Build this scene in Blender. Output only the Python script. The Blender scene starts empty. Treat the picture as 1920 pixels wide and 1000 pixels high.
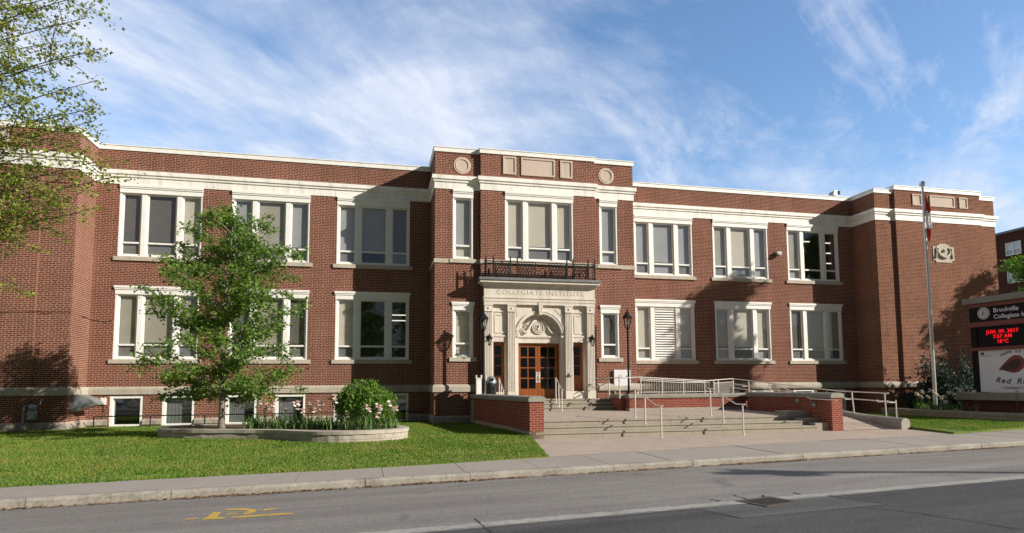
import bpy, math, random
import numpy as np
from mathutils import Matrix, Vector
R = math.radians
SC = bpy.context.scene
COL = SC.collection

# ------------------------------------------------------------------ camera
cam_d = bpy.data.cameras.new("camera")
cam = bpy.data.objects.new("camera", cam_d)
COL.objects.link(cam)
SC.camera = cam

def cam_matrix(yaw, pit, rol, pos):
    c, s = math.cos, math.sin
    Ry = np.array([[c(yaw), s(yaw), 0], [-s(yaw), c(yaw), 0], [0, 0, 1]])
    base = np.array([[1, 0, 0], [0, 0, -1], [0, 1, 0]])
    Rx = np.array([[1, 0, 0], [0, c(pit), s(pit)], [0, -s(pit), c(pit)]])
    Rz = np.array([[c(rol), -s(rol), 0], [s(rol), c(rol), 0], [0, 0, 1]])
    m = Rz @ Rx @ base @ Ry
    M = Matrix.Identity(4)
    for i in range(3):
        M[i][0] = m[0][i]; M[i][1] = -m[1][i]; M[i][2] = -m[2][i]; M[i][3] = pos[i]
    return M
cam.matrix_world = cam_matrix(R(-13.50036), R(4.79426), R(-0.40932), (-6.72928, -27.82348, -0.03774))
cam_d.sensor_width = 36
cam_d.lens = 22.359
cam_d.shift_x = -0.01386
cam_d.shift_y = 0.06348
cam_d.clip_start = 0.1
cam_d.clip_end = 3000

# ------------------------------------------------------------------ light
SUN_AZ, SUN_EL = 57.5, 24.5           # azimuth from -Y towards +X
sdir = Vector((math.sin(R(SUN_AZ)) * math.cos(R(SUN_EL)), -math.cos(R(SUN_AZ)) * math.cos(R(SUN_EL)), math.sin(R(SUN_EL))))
sd = bpy.data.lights.new("sun", 'SUN')
sd.energy = 5.0
sd.angle = R(0.5)
sd.color = (1.0, 0.93, 0.82)
sun = bpy.data.objects.new("sun", sd)
sun.rotation_euler = sdir.to_track_quat('Z', 'Y').to_euler()
sun.location = (40, -40, 40)
COL.objects.link(sun)

W = bpy.data.worlds.new("World")
SC.world = W
W.use_nodes = True
SC.view_settings.view_transform = 'Standard'
SC.view_settings.look = 'None'
SC.view_settings.gamma = 1
SC.view_settings.use_curve_mapping = False
SC.view_settings.exposure = 0.48

def world_nodes():
    nt = W.node_tree
    nt.nodes.clear()
    N = nt.nodes.new; L = nt.links.new
    out = N('ShaderNodeOutputWorld'); bg = N('ShaderNodeBackground')
    bg.inputs[1].default_value = 0.1
    L(bg.outputs[0], out.inputs[0])
    sky = N('ShaderNodeTexSky')
    sky.sky_type = 'NISHITA'
    sky.sun_disc = False
    sky.sun_elevation = R(SUN_EL)
    sky.sun_rotation = math.atan2(sdir.x, sdir.y)
    sky.air_density = 1.0; sky.dust_density = 0.4; sky.ozone_density = 2.2
    tc = N('ShaderNodeTexCoord')
    sep = N('ShaderNodeSeparateXYZ'); L(tc.outputs['Generated'], sep.inputs[0])
    def M(op, a, b=None, c=None, clamp=False):
        n = N('ShaderNodeMath'); n.operation = op; n.use_clamp = clamp
        for i, v in enumerate((a, b, c)):
            if v is None: continue
            if isinstance(v, (int, float)): n.inputs[i].default_value = v
            else: L(v, n.inputs[i])
        return n.outputs[0]
    x, y, z = sep.outputs
    zz = M('ADD', M('MAXIMUM', z, 0.0), 0.16)
    px = M('DIVIDE', x, zz); py = M('DIVIDE', y, zz)
    # the clouds lie on a high flat layer
    def coords(ang, sx, sy, ox=0, oy=0):
        c, s = math.cos(R(ang)), math.sin(R(ang))
        u = M('ADD', M('MULTIPLY', M('ADD', M('MULTIPLY', px, c), M('MULTIPLY', py, s)), sx), ox)
        v = M('ADD', M('MULTIPLY', M('ADD', M('MULTIPLY', px, -s), M('MULTIPLY', py, c)), sy), oy)
        cb = N('ShaderNodeCombineXYZ'); L(u, cb.inputs[0]); L(v, cb.inputs[1])
        return cb.outputs[0]
    def noise(co, scale, det, rough, dist=0):
        n = N('ShaderNodeTexNoise'); n.inputs['Scale'].default_value = scale; n.inputs['Detail'].default_value = det
        n.inputs['Roughness'].default_value = rough; n.inputs['Distortion'].default_value = dist
        L(co, n.inputs['Vector']); return n.outputs['Fac']
    n1 = noise(coords(20, 0.75, 1.0, 3.1, 1.7), 1.0, 7, 0.58, 0.5)
    n2 = noise(coords(38, 0.95, 1.7, 1.3, 4.2), 1.3, 9, 0.60, 0.7)
    n3 = noise(coords(55, 3.0, 7.0, 0, 0), 1.0, 7, 0.7, 0.3)
    # more veil towards the west (left), clearer towards the north-east
    bias = M('SUBTRACT', 0.30, M('MULTIPLY', px, 0.10))
    bias = M('MAXIMUM', M('MINIMUM', bias, 0.42), 0.195)
    s = M('ADD', M('MULTIPLY', n1, 1.0), M('ADD', M('MULTIPLY', n2, 0.58), M('MULTIPLY', n3, 0.10)))
    s = M('ADD', M('SUBTRACT', s, 0.965), bias)
    f = M('MULTIPLY', s, 3.7, clamp=True)
    f = M('POWER', f, 1.15)
    f = M('MAXIMUM', f, M('MULTIPLY', M('SUBTRACT', M('ADD', M('MULTIPLY', n2, 0.8), M('MULTIPLY', n3, 0.2)), 0.505), 5.0, clamp=True))
    # thin low cloud towards the horizon
    hz = M('SUBTRACT', 1.0, M('DIVIDE', M('MAXIMUM', z, 0.0), 0.30), clamp=True)
    f = M('MAXIMUM', f, M('MULTIPLY', M('POWER', hz, 1.6), M('ADD', 0.40, M('MULTIPLY', n2, 0.75))))
    f = M('MULTIPLY', f, 0.94)
    hs = N('ShaderNodeHueSaturation'); hs.inputs['Saturation'].default_value = 1.08; hs.inputs['Value'].default_value = 1.45
    L(sky.outputs[0], hs.inputs['Color'])
    mx = N('ShaderNodeMix'); mx.data_type = 'RGBA'
    tn = N('ShaderNodeMix'); tn.data_type = 'RGBA'; tn.blend_type = 'MULTIPLY'; tn.inputs['Factor'].default_value = 1.0
    tn.inputs[7].default_value = (0.98, 0.98, 1.0, 1); L(hs.outputs[0], tn.inputs[6])
    L(f, mx.inputs['Factor']); L(tn.outputs[2], mx.inputs[6])
    sh = N('ShaderNodeMix'); sh.data_type = 'RGBA'
    sh.inputs[6].default_value = (4.2, 4.8, 6.2, 1); sh.inputs[7].default_value = (6.3, 6.6, 7.2, 1)
    L(M('MULTIPLY', M('SUBTRACT', n3, 0.3), 2.2, clamp=True), sh.inputs['Factor'])
    L(sh.outputs[2], mx.inputs[7])
    # added gain: southern sky dimmed to cut fill light, northern half kept bright
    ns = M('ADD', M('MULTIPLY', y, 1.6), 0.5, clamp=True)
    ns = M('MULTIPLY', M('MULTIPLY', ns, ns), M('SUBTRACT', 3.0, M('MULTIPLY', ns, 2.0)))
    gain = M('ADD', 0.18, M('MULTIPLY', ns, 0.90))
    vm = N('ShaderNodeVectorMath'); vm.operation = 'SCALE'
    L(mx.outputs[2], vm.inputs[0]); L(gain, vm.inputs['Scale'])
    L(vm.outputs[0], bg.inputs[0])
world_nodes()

# ------------------------------------------------------------------ materials
MATS = {}
def new_mat(name):
    m = bpy.data.materials.new(name); m.use_nodes = True
    nt = m.node_tree; nt.nodes.clear()
    out = nt.nodes.new('ShaderNodeOutputMaterial'); p = nt.nodes.new('ShaderNodeBsdfPrincipled')
    nt.links.new(p.outputs[0], out.inputs[0])
    MATS[name] = m
    return m, nt, p, out
def mth(nt, op, a, b=None, c=None, clamp=False):
    n = nt.nodes.new('ShaderNodeMath'); n.operation = op; n.use_clamp = clamp
    for i, v in enumerate((a, b, c)):
        if v is None: continue
        if isinstance(v, (int, float)): n.inputs[i].default_value = v
        else: nt.links.new(v, n.inputs[i])
    return n.outputs[0]
def noise_node(nt, scale, det=4, rough=0.55, co=None, dist=0.0):
    n = nt.nodes.new('ShaderNodeTexNoise'); n.inputs['Scale'].default_value = scale
    n.inputs['Detail'].default_value = det; n.inputs['Roughness'].default_value = rough; n.inputs['Distortion'].default_value = dist
    if co is None: co = nt.nodes.new('ShaderNodeNewGeometry').outputs['Position']
    nt.links.new(co, n.inputs['Vector'])
    return n.outputs['Fac']
def mixc(nt, f, a, b, mode='MIX'):
    n = nt.nodes.new('ShaderNodeMix'); n.data_type = 'RGBA'; n.blend_type = mode
    for i, v in ((0, f), (6, a), (7, b)):
        if isinstance(v, (int, float)): n.inputs[i].default_value = v
        elif isinstance(v, tuple): n.inputs[i].default_value = (v[0], v[1], v[2], 1)
        else: nt.links.new(v, n.inputs[i])
    return n.outputs[2]
def ramp(nt, f, stops):
    n = nt.nodes.new('ShaderNodeValToRGB'); e = n.color_ramp.elements
    while len(e) < len(stops): e.new(0.5)
    for i, (p, c) in enumerate(stops):
        e[i].position = p; e[i].color = (c[0], c[1], c[2], 1)
    nt.links.new(f, n.inputs[0]); return n.outputs[0]
def bump(nt, p, h, strength, dist):
    b = nt.nodes.new('ShaderNodeBump'); b.inputs['Strength'].default_value = strength; b.inputs['Distance'].default_value = dist
    nt.links.new(h, b.inputs['Height']); nt.links.new(b.outputs[0], p.inputs['Normal'])
def simple(name, col, rough=0.6, metal=0.0, var=0.12, scale=6.0, spec=0.5, bmp=0.0):
    m, nt, p, out = new_mat(name)
    p.inputs['Roughness'].default_value = rough; p.inputs['Metallic'].default_value = metal
    p.inputs['Specular IOR Level'].default_value = spec
    f = noise_node(nt, scale, 6, 0.65)
    lo = tuple(c * (1 - var) for c in col); hi = tuple(min(c * (1 + var), 1) for c in col)
    nt.links.new(ramp(nt, f, [(0.3, lo), (0.7, hi)]), p.inputs['Base Color'])
    if bmp:
        bump(nt, p, noise_node(nt, scale * 6, 5, 0.6), bmp, 0.01)
    return m
def stain(nt, col, amt=0.3, scale=1.2):
    """rain-washed dirt streaks, running down"""
    g = nt.nodes.new('ShaderNodeNewGeometry')
    mp = nt.nodes.new('ShaderNodeMapping'); mp.inputs['Scale'].default_value = (2.2 * scale, 2.2 * scale, 0.35 * scale)
    nt.links.new(g.outputs['Position'], mp.inputs[0])
    f = noise_node(nt, 1.0, 7, 0.68, mp.outputs[0])
    f2 = noise_node(nt, 9 * scale, 5, 0.6, g.outputs['Position'])
    f = mth(nt, 'ADD', mth(nt, 'MULTIPLY', f, 0.75), mth(nt, 'MULTIPLY', f2, 0.25))
    return ramp(nt, f, [(0.32, tuple(c * (1 - amt) for c in col)), (0.52, col), (0.75, tuple(min(1, c * (1 + amt * 0.35)) for c in col))])
def stainy(name, col, rough=0.7, amt=0.25, scale=1.2, bmp=0.15):
    m, nt, p, out = new_mat(name)
    p.inputs['Roughness'].default_value = rough
    nt.links.new(stain(nt, col, amt, scale), p.inputs['Base Color'])
    bump(nt, p, noise_node(nt, 45, 5, 0.7), bmp, 0.006)
    return m
def brick(name, c1, c2, mortar, bw=0.216, rh=0.0695, ms=0.0075, var=0.25, flat=False, header=True):
    m, nt, p, out = new_mat(name)
    p.inputs['Roughness'].default_value = 0.92
    p.inputs['Specular IOR Level'].default_value = 0.12
    g = nt.nodes.new('ShaderNodeNewGeometry')
    sp = nt.nodes.new('ShaderNodeSeparateXYZ'); nt.links.new(g.outputs['Position'], sp.inputs[0])
    cb = nt.nodes.new('ShaderNodeCombineXYZ')
    if flat:
        nt.links.new(sp.outputs[0], cb.inputs[0]); nt.links.new(sp.outputs[1], cb.inputs[1])
    else:
        sn = nt.nodes.new('ShaderNodeSeparateXYZ'); nt.links.new(g.outputs['True Normal'], sn.inputs[0])
        u = mth(nt, 'SUBTRACT', mth(nt, 'MULTIPLY', sn.outputs[0], sp.outputs[1]), mth(nt, 'MULTIPLY', sn.outputs[1], sp.outputs[0]))
        nt.links.new(mth(nt, 'ADD', u, 100.0), cb.inputs[0]); nt.links.new(mth(nt, 'ADD', sp.outputs[2], 41.7), cb.inputs[1])
    b = nt.nodes.new('ShaderNodeTexBrick')
    b.offset = 0.5; b.offset_frequency = 2
    b.squash = 0.66 if header else 1.0; b.squash_frequency = 6 if header else 2
    b.inputs['Color1'].default_value = (*c1, 1); b.inputs['Color2'].default_value = (*c2, 1); b.inputs['Mortar'].default_value = (*mortar, 1)
    b.inputs['Scale'].default_value = 1; b.inputs['Mortar Size'].default_value = ms; b.inputs['Mortar Smooth'].default_value = 0.15
    b.inputs['Brick Width'].default_value = bw; b.inputs['Row Height'].default_value = rh; b.inputs['Bias'].default_value = -0.1
    nt.links.new(cb.outputs[0], b.inputs['Vector'])
    f = noise_node(nt, 0.7, 6, 0.65, g.outputs['Position'])
    f2 = noise_node(nt, 14, 3, 0.6, g.outputs['Position'])
    mp = nt.nodes.new('ShaderNodeMapping'); mp.inputs['Scale'].default_value = (1.5, 1.5, 0.16); nt.links.new(g.outputs['Position'], mp.inputs[0])
    f3 = noise_node(nt, 1.0, 8, 0.7, mp.outputs[0])
    f = mth(nt, 'ADD', mth(nt, 'MULTIPLY', f, 0.40), mth(nt, 'ADD', mth(nt, 'MULTIPLY', f2, 0.25), mth(nt, 'MULTIPLY', f3, 0.35)))
    k = ramp(nt, f, [(0.3, (1 - var,) * 3), (0.7, (1 + var * 0.6,) * 3)])
    nt.links.new(mixc(nt, 1.0, b.outputs['Color'], k, 'MULTIPLY'), p.inputs['Base Color'])
    bump(nt, p, mth(nt, 'SUBTRACT', 1.0, b.outputs['Fac']), 0.55, 0.008)
    return m
BRICK = brick('brick', (0.170, 0.049, 0.029), (0.108, 0.034, 0.023), (0.445, 0.292, 0.220), ms=0.0102, var=0.42)
BRICK_MIX = brick('brick_mixed', (0.20, 0.064, 0.036), (0.095, 0.033, 0.024), (0.42, 0.275, 0.19), var=0.42, ms=0.010)
BRICK_RED = brick('brick_red', (0.234, 0.050, 0.032), (0.171, 0.036, 0.024), (0.378, 0.252, 0.189), header=False)
BRICK_DARK = brick('brick_dark', (0.10, 0.035, 0.025), (0.07, 0.026, 0.02), (0.12, 0.06, 0.045), header=False)
PAVER = brick('paver', (0.44, 0.365, 0.305), (0.385, 0.305, 0.25), (0.30, 0.25, 0.205), bw=0.21, rh=0.105, ms=0.004, var=0.18, flat=True, header=False)
TRIM = stainy('white_trim', (0.80, 0.78, 0.725), 0.55, 0.32, 1.3, 0.08)
COPE = stainy('white_coping', (0.80, 0.79, 0.75), 0.5, 0.18, 1.2, 0.06)
FRAME = simple('white_frame', (0.80, 0.79, 0.755), 0.4, var=0.05, scale=3)
BAND = stainy('grey_limestone', (0.42, 0.375, 0.31), 0.85, 0.3, 1.0, 0.3)
SILL = stainy('sill_stone', (0.46, 0.41, 0.34), 0.85, 0.25, 1.3, 0.2)
LIME = stainy('limestone', (0.62, 0.565, 0.495), 0.8, 0.28, 1.5, 0.14)
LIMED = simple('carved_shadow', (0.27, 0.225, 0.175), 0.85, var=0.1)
PANEL = stainy('tan_stone', (0.53, 0.43, 0.36), 0.85, 0.18, 1.4, 0.12)
RUBBLE = simple('rubble_stone', (0.34, 0.30, 0.25), 0.95, var=0.4, scale=5, bmp=0.8)
CONC = stainy('concrete', (0.325, 0.285, 0.225), 0.9, 0.22, 1.5, 0.25)
CONC_L = stainy('pale_concrete', (0.33, 0.305, 0.26), 0.9, 0.28, 1.3, 0.25)
COPING_S = stainy('weathered_coping', (0.25, 0.235, 0.20), 0.9, 0.3, 1.4, 0.25)
BLOCK_CAP = stainy('split_cap', (0.42, 0.38, 0.32), 0.9, 0.3, 1.6, 0.4)
STEEL = simple('brushed_steel', (0.68, 0.65, 0.59), 0.38, metal=0.35, var=0.06, scale=20)
IRON = simple('black_iron', (0.008, 0.008, 0.009), 0.6, var=0.3, spec=0.2)
ZINC = simple('zinc', (0.28, 0.30, 0.31), 0.4, metal=0.4, var=0.15, scale=3)
LEAD = simple('lead_flashing', (0.16, 0.165, 0.17), 0.6, metal=0.3, var=0.25, scale=5)
ALU = simple('aluminium', (0.66, 0.65, 0.62), 0.3, metal=0.8, var=0.05)
SOIL = simple('mulch', (0.085, 0.05, 0.032), 0.95, var=0.5, scale=25, bmp=0.8)
BLACK = simple('sign_black', (0.009, 0.008, 0.009), 0.55, var=0.1, spec=0.15)
MAROON = simple('maroon', (0.17, 0.036, 0.028), 0.45, var=0.1)
SIGNWHITE = simple('sign_white', (0.70, 0.70, 0.74), 0.4, var=0.03, scale=2)
INK = simple('sign_ink', (0.035, 0.03, 0.04), 0.5, var=0.1)
SILVER = simple('sign_silver', (0.62, 0.62, 0.65), 0.4, var=0.06)
DARKRED = simple('dark_red', (0.22, 0.035, 0.03), 0.5, var=0.1)
REDP = simple('flag_red', (0.62, 0.03, 0.03), 0.75, var=0.08)
WHITEP = simple('flag_white', (0.80, 0.80, 0.82), 0.75, var=0.05)
def wood():
    m, nt, p, out = new_mat('varnished_wood')
    g = nt.nodes.new('ShaderNodeNewGeometry')
    mp = nt.nodes.new('ShaderNodeMapping'); mp.inputs['Scale'].default_value = (22, 22, 1.6)
    nt.links.new(g.outputs['Position'], mp.inputs[0])
    f = noise_node(nt, 1.5, 6, 0.6, mp.outputs[0], 1.2)
    nt.links.new(ramp(nt, f, [(0.3, (0.17, 0.045, 0.009)), (0.7, (0.32, 0.092, 0.018))]), p.inputs['Base Color'])
    p.inputs['Roughness'].default_value = 0.35; p.inputs['Coat Weight'].default_value = 0.25
    return m
WOOD = wood()
def glass(name, refl=0.10, tint=(0.94, 0.935, 0.925)):
    m = bpy.data.materials.new(name); m.use_nodes = True; MATS[name] = m
    nt = m.node_tree; nt.nodes.clear()
    out = nt.nodes.new('ShaderNodeOutputMaterial')
    tr = nt.nodes.new('ShaderNodeBsdfTransparent'); tr.inputs[0].default_value = (*tint, 1)
    gl = nt.nodes.new('ShaderNodeBsdfGlossy'); gl.inputs['Roughness'].default_value = 0.015; gl.inputs[0].default_value = (0.95, 0.97, 1, 1)
    b = nt.nodes.new('ShaderNodeBump'); b.inputs['Strength'].default_value = 0.12; b.inputs['Distance'].default_value = 0.05
    nt.links.new(noise_node(nt, 0.9, 2, 0.5), b.inputs['Height'])
    nt.links.new(b.outputs[0], gl.inputs['Normal'])
    mix = nt.nodes.new('ShaderNodeMixShader')
    mix.inputs[0].default_value = refl
    nt.links.new(tr.outputs[0], mix.inputs[1]); nt.links.new(gl.outputs[0], mix.inputs[2])
    nt.links.new(mix.outputs[0], out.inputs[0])
    return m
GLASS = glass('window_glass', 0.17)
GLASS_D = glass('door_glass', 0.05, (0.5, 0.52, 0.52))
GLASS_C = glass('lantern_glass', 0.05, (0.75, 0.78, 0.75))
def blind(name, c):
    m, nt, p, out = new_mat(name)
    g = nt.nodes.new('ShaderNodeNewGeometry'); s = nt.nodes.new('ShaderNodeSeparateXYZ'); nt.links.new(g.outputs['Position'], s.inputs[0])
    f = mth(nt, 'PINGPONG', mth(nt, 'MULTIPLY', s.outputs[2], 20.0), 0.5)
    f = mth(nt, 'ADD', mth(nt, 'MULTIPLY', f, 0.5), mth(nt, 'MULTIPLY', noise_node(nt, 1.3, 3), 0.8))
    nt.links.new(ramp(nt, f, [(0.2, tuple(k * 0.90 for k in c)), (0.8, tuple(min(1, k * 1.06) for k in c))]), p.inputs['Base Color'])
    p.inputs['Roughness'].default_value = 0.8
    return m
BL = {'b': blind('blind_cream', (0.60, 0.565, 0.48)), 'g': blind('blind_sky_reflect', (0.38, 0.395, 0.41)), 'k': blind('blind_dim', (0.13, 0.125, 0.115)),  # grey blind stands for panes mirroring sky: the reflection is in its colour
      'c': blind('curtain_grey', (0.12, 0.135, 0.14)), 's': blind('blind_stone', (0.40, 0.38, 0.33))}
SCREEN = simple('insect_screen', (0.20, 0.20, 0.20), 0.8, var=0.15, scale=4)
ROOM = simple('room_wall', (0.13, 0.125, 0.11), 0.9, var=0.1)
def emis(name, col, st):
    m = bpy.data.materials.new(name); m.use_nodes = True; MATS[name] = m
    nt = m.node_tree; nt.nodes.clear(); out = nt.nodes.new('ShaderNodeOutputMaterial'); e = nt.nodes.new('ShaderNodeEmission')
    e.inputs[0].default_value = (*col, 1); e.inputs[1].default_value = st; nt.links.new(e.outputs[0], out.inputs[0]); return m
TUBE = emis('fluorescent_tube', (1.0, 0.93, 0.78), 0.9)
LED = emis('led_red', (1.0, 0.015, 0.02), 0.75)
def leaf_mat(name, stops, trans=0.35, rough=0.5):
    m = bpy.data.materials.new(name); m.use_nodes = True; MATS[name] = m
    nt = m.node_tree; nt.nodes.clear(); out = nt.nodes.new('ShaderNodeOutputMaterial')
    g = nt.nodes.new('ShaderNodeNewGeometry')
    f = mth(nt, 'ADD', mth(nt, 'MULTIPLY', g.outputs['Random Per Island'], 0.7), mth(nt, 'MULTIPLY', noise_node(nt, 1.6, 3, 0.6, g.outputs['Position']), 0.3))
    c = ramp(nt, f, stops)
    p = nt.nodes.new('ShaderNodeBsdfPrincipled'); p.inputs['Roughness'].default_value = rough; p.inputs['Specular IOR Level'].default_value = 0.22
    t = nt.nodes.new('ShaderNodeBsdfTranslucent')
    nt.links.new(c, p.inputs['Base Color'])
    nt.links.new(mixc(nt, 1.0, c, (1.15, 1.3, 0.6), 'MULTIPLY'), t.inputs[0])
    mx = nt.nodes.new('ShaderNodeMixShader'); mx.inputs[0].default_value = trans
    nt.links.new(p.outputs[0], mx.inputs[1]); nt.links.new(t.outputs[0], mx.inputs[2]); nt.links.new(mx.outputs[0], out.inputs[0])
    return m
LEAF_GREEN = leaf_mat('leaf_green', [(0.0, (0.055, 0.11, 0.02)), (0.4, (0.11, 0.20, 0.033)), (0.75, (0.19, 0.30, 0.058)), (0.92, (0.21, 0.20, 0.06)), (1.0, (0.20, 0.13, 0.06))])
LEAF_YELLOW = leaf_mat('leaf_yellow', [(0.0, (0.10, 0.16, 0.025)), (0.4, (0.19, 0.245, 0.038)), (0.72, (0.30, 0.32, 0.065)), (0.86, (0.30, 0.22, 0.06)), (1.0, (0.32, 0.11, 0.05))])
LEAF_LIME = leaf_mat('leaf_lime', [(0.0, (0.06, 0.13, 0.015)), (0.5, (0.12, 0.23, 0.03)), (1.0, (0.21, 0.34, 0.06))])
LEAF_DARK = leaf_mat('leaf_dark', [(0.0, (0.022, 0.040, 0.034)), (0.6, (0.040, 0.065, 0.055)), (1.0, (0.07, 0.10, 0.085))], 0.15)
LEAF_IRIS = leaf_mat('leaf_iris', [(0.0, (0.06, 0.12, 0.04)), (0.6, (0.11, 0.20, 0.06)), (1.0, (0.18, 0.29, 0.09))], 0.25)
def grass_mat():
    m = leaf_mat('grass_blades', [(0.30, (0.070, 0.155, 0.018)), (0.46, (0.108, 0.205, 0.026)), (0.57, (0.165, 0.235, 0.038)), (0.68, (0.27, 0.26, 0.06)), (0.80, (0.32, 0.24, 0.09))], 0.3, 0.6)
    nt = m.node_tree; rp = [n for n in nt.nodes if n.type == 'VALTORGB'][0]; g = nt.nodes.new('ShaderNodeNewGeometry')
    f = mth(nt, 'ADD', mth(nt, 'MULTIPLY', noise_node(nt, 0.55, 6, 0.68, g.outputs['Position']), 0.62), mth(nt, 'MULTIPLY', noise_node(nt, 5, 4, 0.6, g.outputs['Position']), 0.22))
    f = mth(nt, 'ADD', f, mth(nt, 'MULTIPLY', mth(nt, 'POWER', g.outputs['Random Per Island'], 2.0), 0.30))
    nt.links.new(f, rp.inputs[0]); return m
GRASS = grass_mat()
PETAL = leaf_mat('petal_pink', [(0.0, (0.72, 0.50, 0.47)), (0.5, (0.82, 0.64, 0.61)), (1.0, (0.86, 0.80, 0.79))], 0.06)
PETAL_W = leaf_mat('petal_white', [(0.0, (0.74, 0.58, 0.52)), (0.5, (0.82, 0.72, 0.66)), (1.0, (0.86, 0.83, 0.80))], 0.06)
DEBRIS = leaf_mat('leaf_litter', [(0.0, (0.12, 0.06, 0.03)), (0.5, (0.28, 0.15, 0.07)), (1.0, (0.42, 0.27, 0.14))], 0.1)
BARK = simple('bark', (0.19, 0.16, 0.13), 0.95, var=0.35, scale=14, bmp=0.8)
BARK_D = simple('bark_dark', (0.07, 0.06, 0.05), 0.95, var=0.3, scale=14, bmp=0.6)
def ground_mat(name, stops, scales, rough=0.92, bmp=0.3, spec=0.3):
    m, nt, p, out = new_mat(name)
    g = nt.nodes.new('ShaderNodeNewGeometry')
    f = None
    for sc_, w in scales:
        t = mth(nt, 'MULTIPLY', noise_node(nt, sc_, 6, 0.65, g.outputs['Position']), w)
        f = t if f is None else mth(nt, 'ADD', f, t)
    nt.links.new(ramp(nt, f, stops), p.inputs['Base Color'])
    p.inputs['Roughness'].default_value = rough; p.inputs['Specular IOR Level'].default_value = spec
    if bmp: bump(nt, p, noise_node(nt, 90, 3, 0.7, g.outputs['Position']), bmp, 0.01)
    return m
def asphalt(name, lo, mid, hi, spot):
    m, nt, p, out = new_mat(name)
    g = nt.nodes.new('ShaderNodeNewGeometry')
    mp = nt.nodes.new('ShaderNodeMapping'); mp.inputs['Rotation'].default_value = (0, 0, -math.atan(0.128)); nt.links.new(g.outputs['Position'], mp.inputs[0])
    mp2 = nt.nodes.new('ShaderNodeMapping'); mp2.inputs['Scale'].default_value = (0.10, 1.1, 1); nt.links.new(mp.outputs[0], mp2.inputs[0])
    band = noise_node(nt, 1.0, 6, 0.65, mp2.outputs[0], 0.4)
    fine = noise_node(nt, 26, 5, 0.85, g.outputs['Position']); grit = noise_node(nt, 85, 2, 0.85, g.outputs['Position'])
    f = mth(nt, 'ADD', mth(nt, 'MULTIPLY', band, 0.30), mth(nt, 'ADD', mth(nt, 'MULTIPLY', fine, 0.40), mth(nt, 'MULTIPLY', grit, 0.30)))
    c = ramp(nt, f, [(0.42, lo), (0.5, mid), (0.575, hi)])
    blot = noise_node(nt, 0.9, 5, 0.6, g.outputs['Position'], 0.8)
    st = ramp(nt, blot, [(0.30, (spot,) * 3), (0.38, (1, 1, 1))])
    nt.links.new(mixc(nt, 1.0, c, st, 'MULTIPLY'), p.inputs['Base Color'])
    p.inputs['Roughness'].default_value = 0.9; p.inputs['Specular IOR Level'].default_value = 0.3
    bump(nt, p, grit, 0.6, 0.012)
    return m
ASPH = asphalt('old_asphalt', (0.125, 0.114, 0.105), (0.195, 0.180, 0.167), (0.29, 0.27, 0.25), 0.72)
ASPH3 = asphalt('patched_asphalt', (0.052, 0.051, 0.052), (0.085, 0.084, 0.084), (0.14, 0.138, 0.135), 0.8)
ASPH2 = asphalt('dark_asphalt', (0.032, 0.032, 0.034), (0.056, 0.056, 0.058), (0.105, 0.103, 0.10), 0.75)
LINEP = ground_mat('worn_line', [(0.38, (0.16, 0.152, 0.142)), (0.47, (0.27, 0.26, 0.243)), (0.60, (0.36, 0.345, 0.325))], [(1.6, 0.35), (14, 0.35), (70, 0.30)])
YEL = ground_mat('yellow_paint', [(0.40, (0.22, 0.18, 0.11)), (0.46, (0.44, 0.29, 0.05)), (0.65, (0.52, 0.35, 0.07))], [(6, 0.4), (60, 0.6)])
WALK = ground_mat('sidewalk_concrete', [(0.35, (0.252, 0.222, 0.192)), (0.5, (0.296, 0.263, 0.229)), (0.68, (0.340, 0.307, 0.270))], [(0.5, 0.4), (9, 0.3), (110, 0.3)])
CURBM = ground_mat('curb_concrete', [(0.33, (0.152, 0.133, 0.114)), (0.5, (0.281, 0.255, 0.220)), (0.66, (0.380, 0.350, 0.304))], [(2.2, 0.5), (25, 0.5)])
CRACKM = simple('crack_fill', (0.02, 0.02, 0.02), 0.9)
TURF = ground_mat('turf', [(0.36, (0.075, 0.125, 0.015)), (0.5, (0.115, 0.16, 0.022)), (0.60, (0.19, 0.18, 0.045)), (0.70, (0.22, 0.15, 0.07))], [(0.55, 0.6), (6, 0.2), (60, 0.2)])
EARTH = ground_mat('far_ground', [(0.4, (0.06, 0.09, 0.02)), (0.6, (0.11, 0.12, 0.05))], [(0.2, 0.5), (8, 0.5)])
BLOCK = brick('planter_block', (0.47, 0.41, 0.345), (0.40, 0.35, 0.29), (0.24, 0.205, 0.17), bw=0.32, rh=0.15, ms=0.006, var=0.3, header=False)

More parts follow.
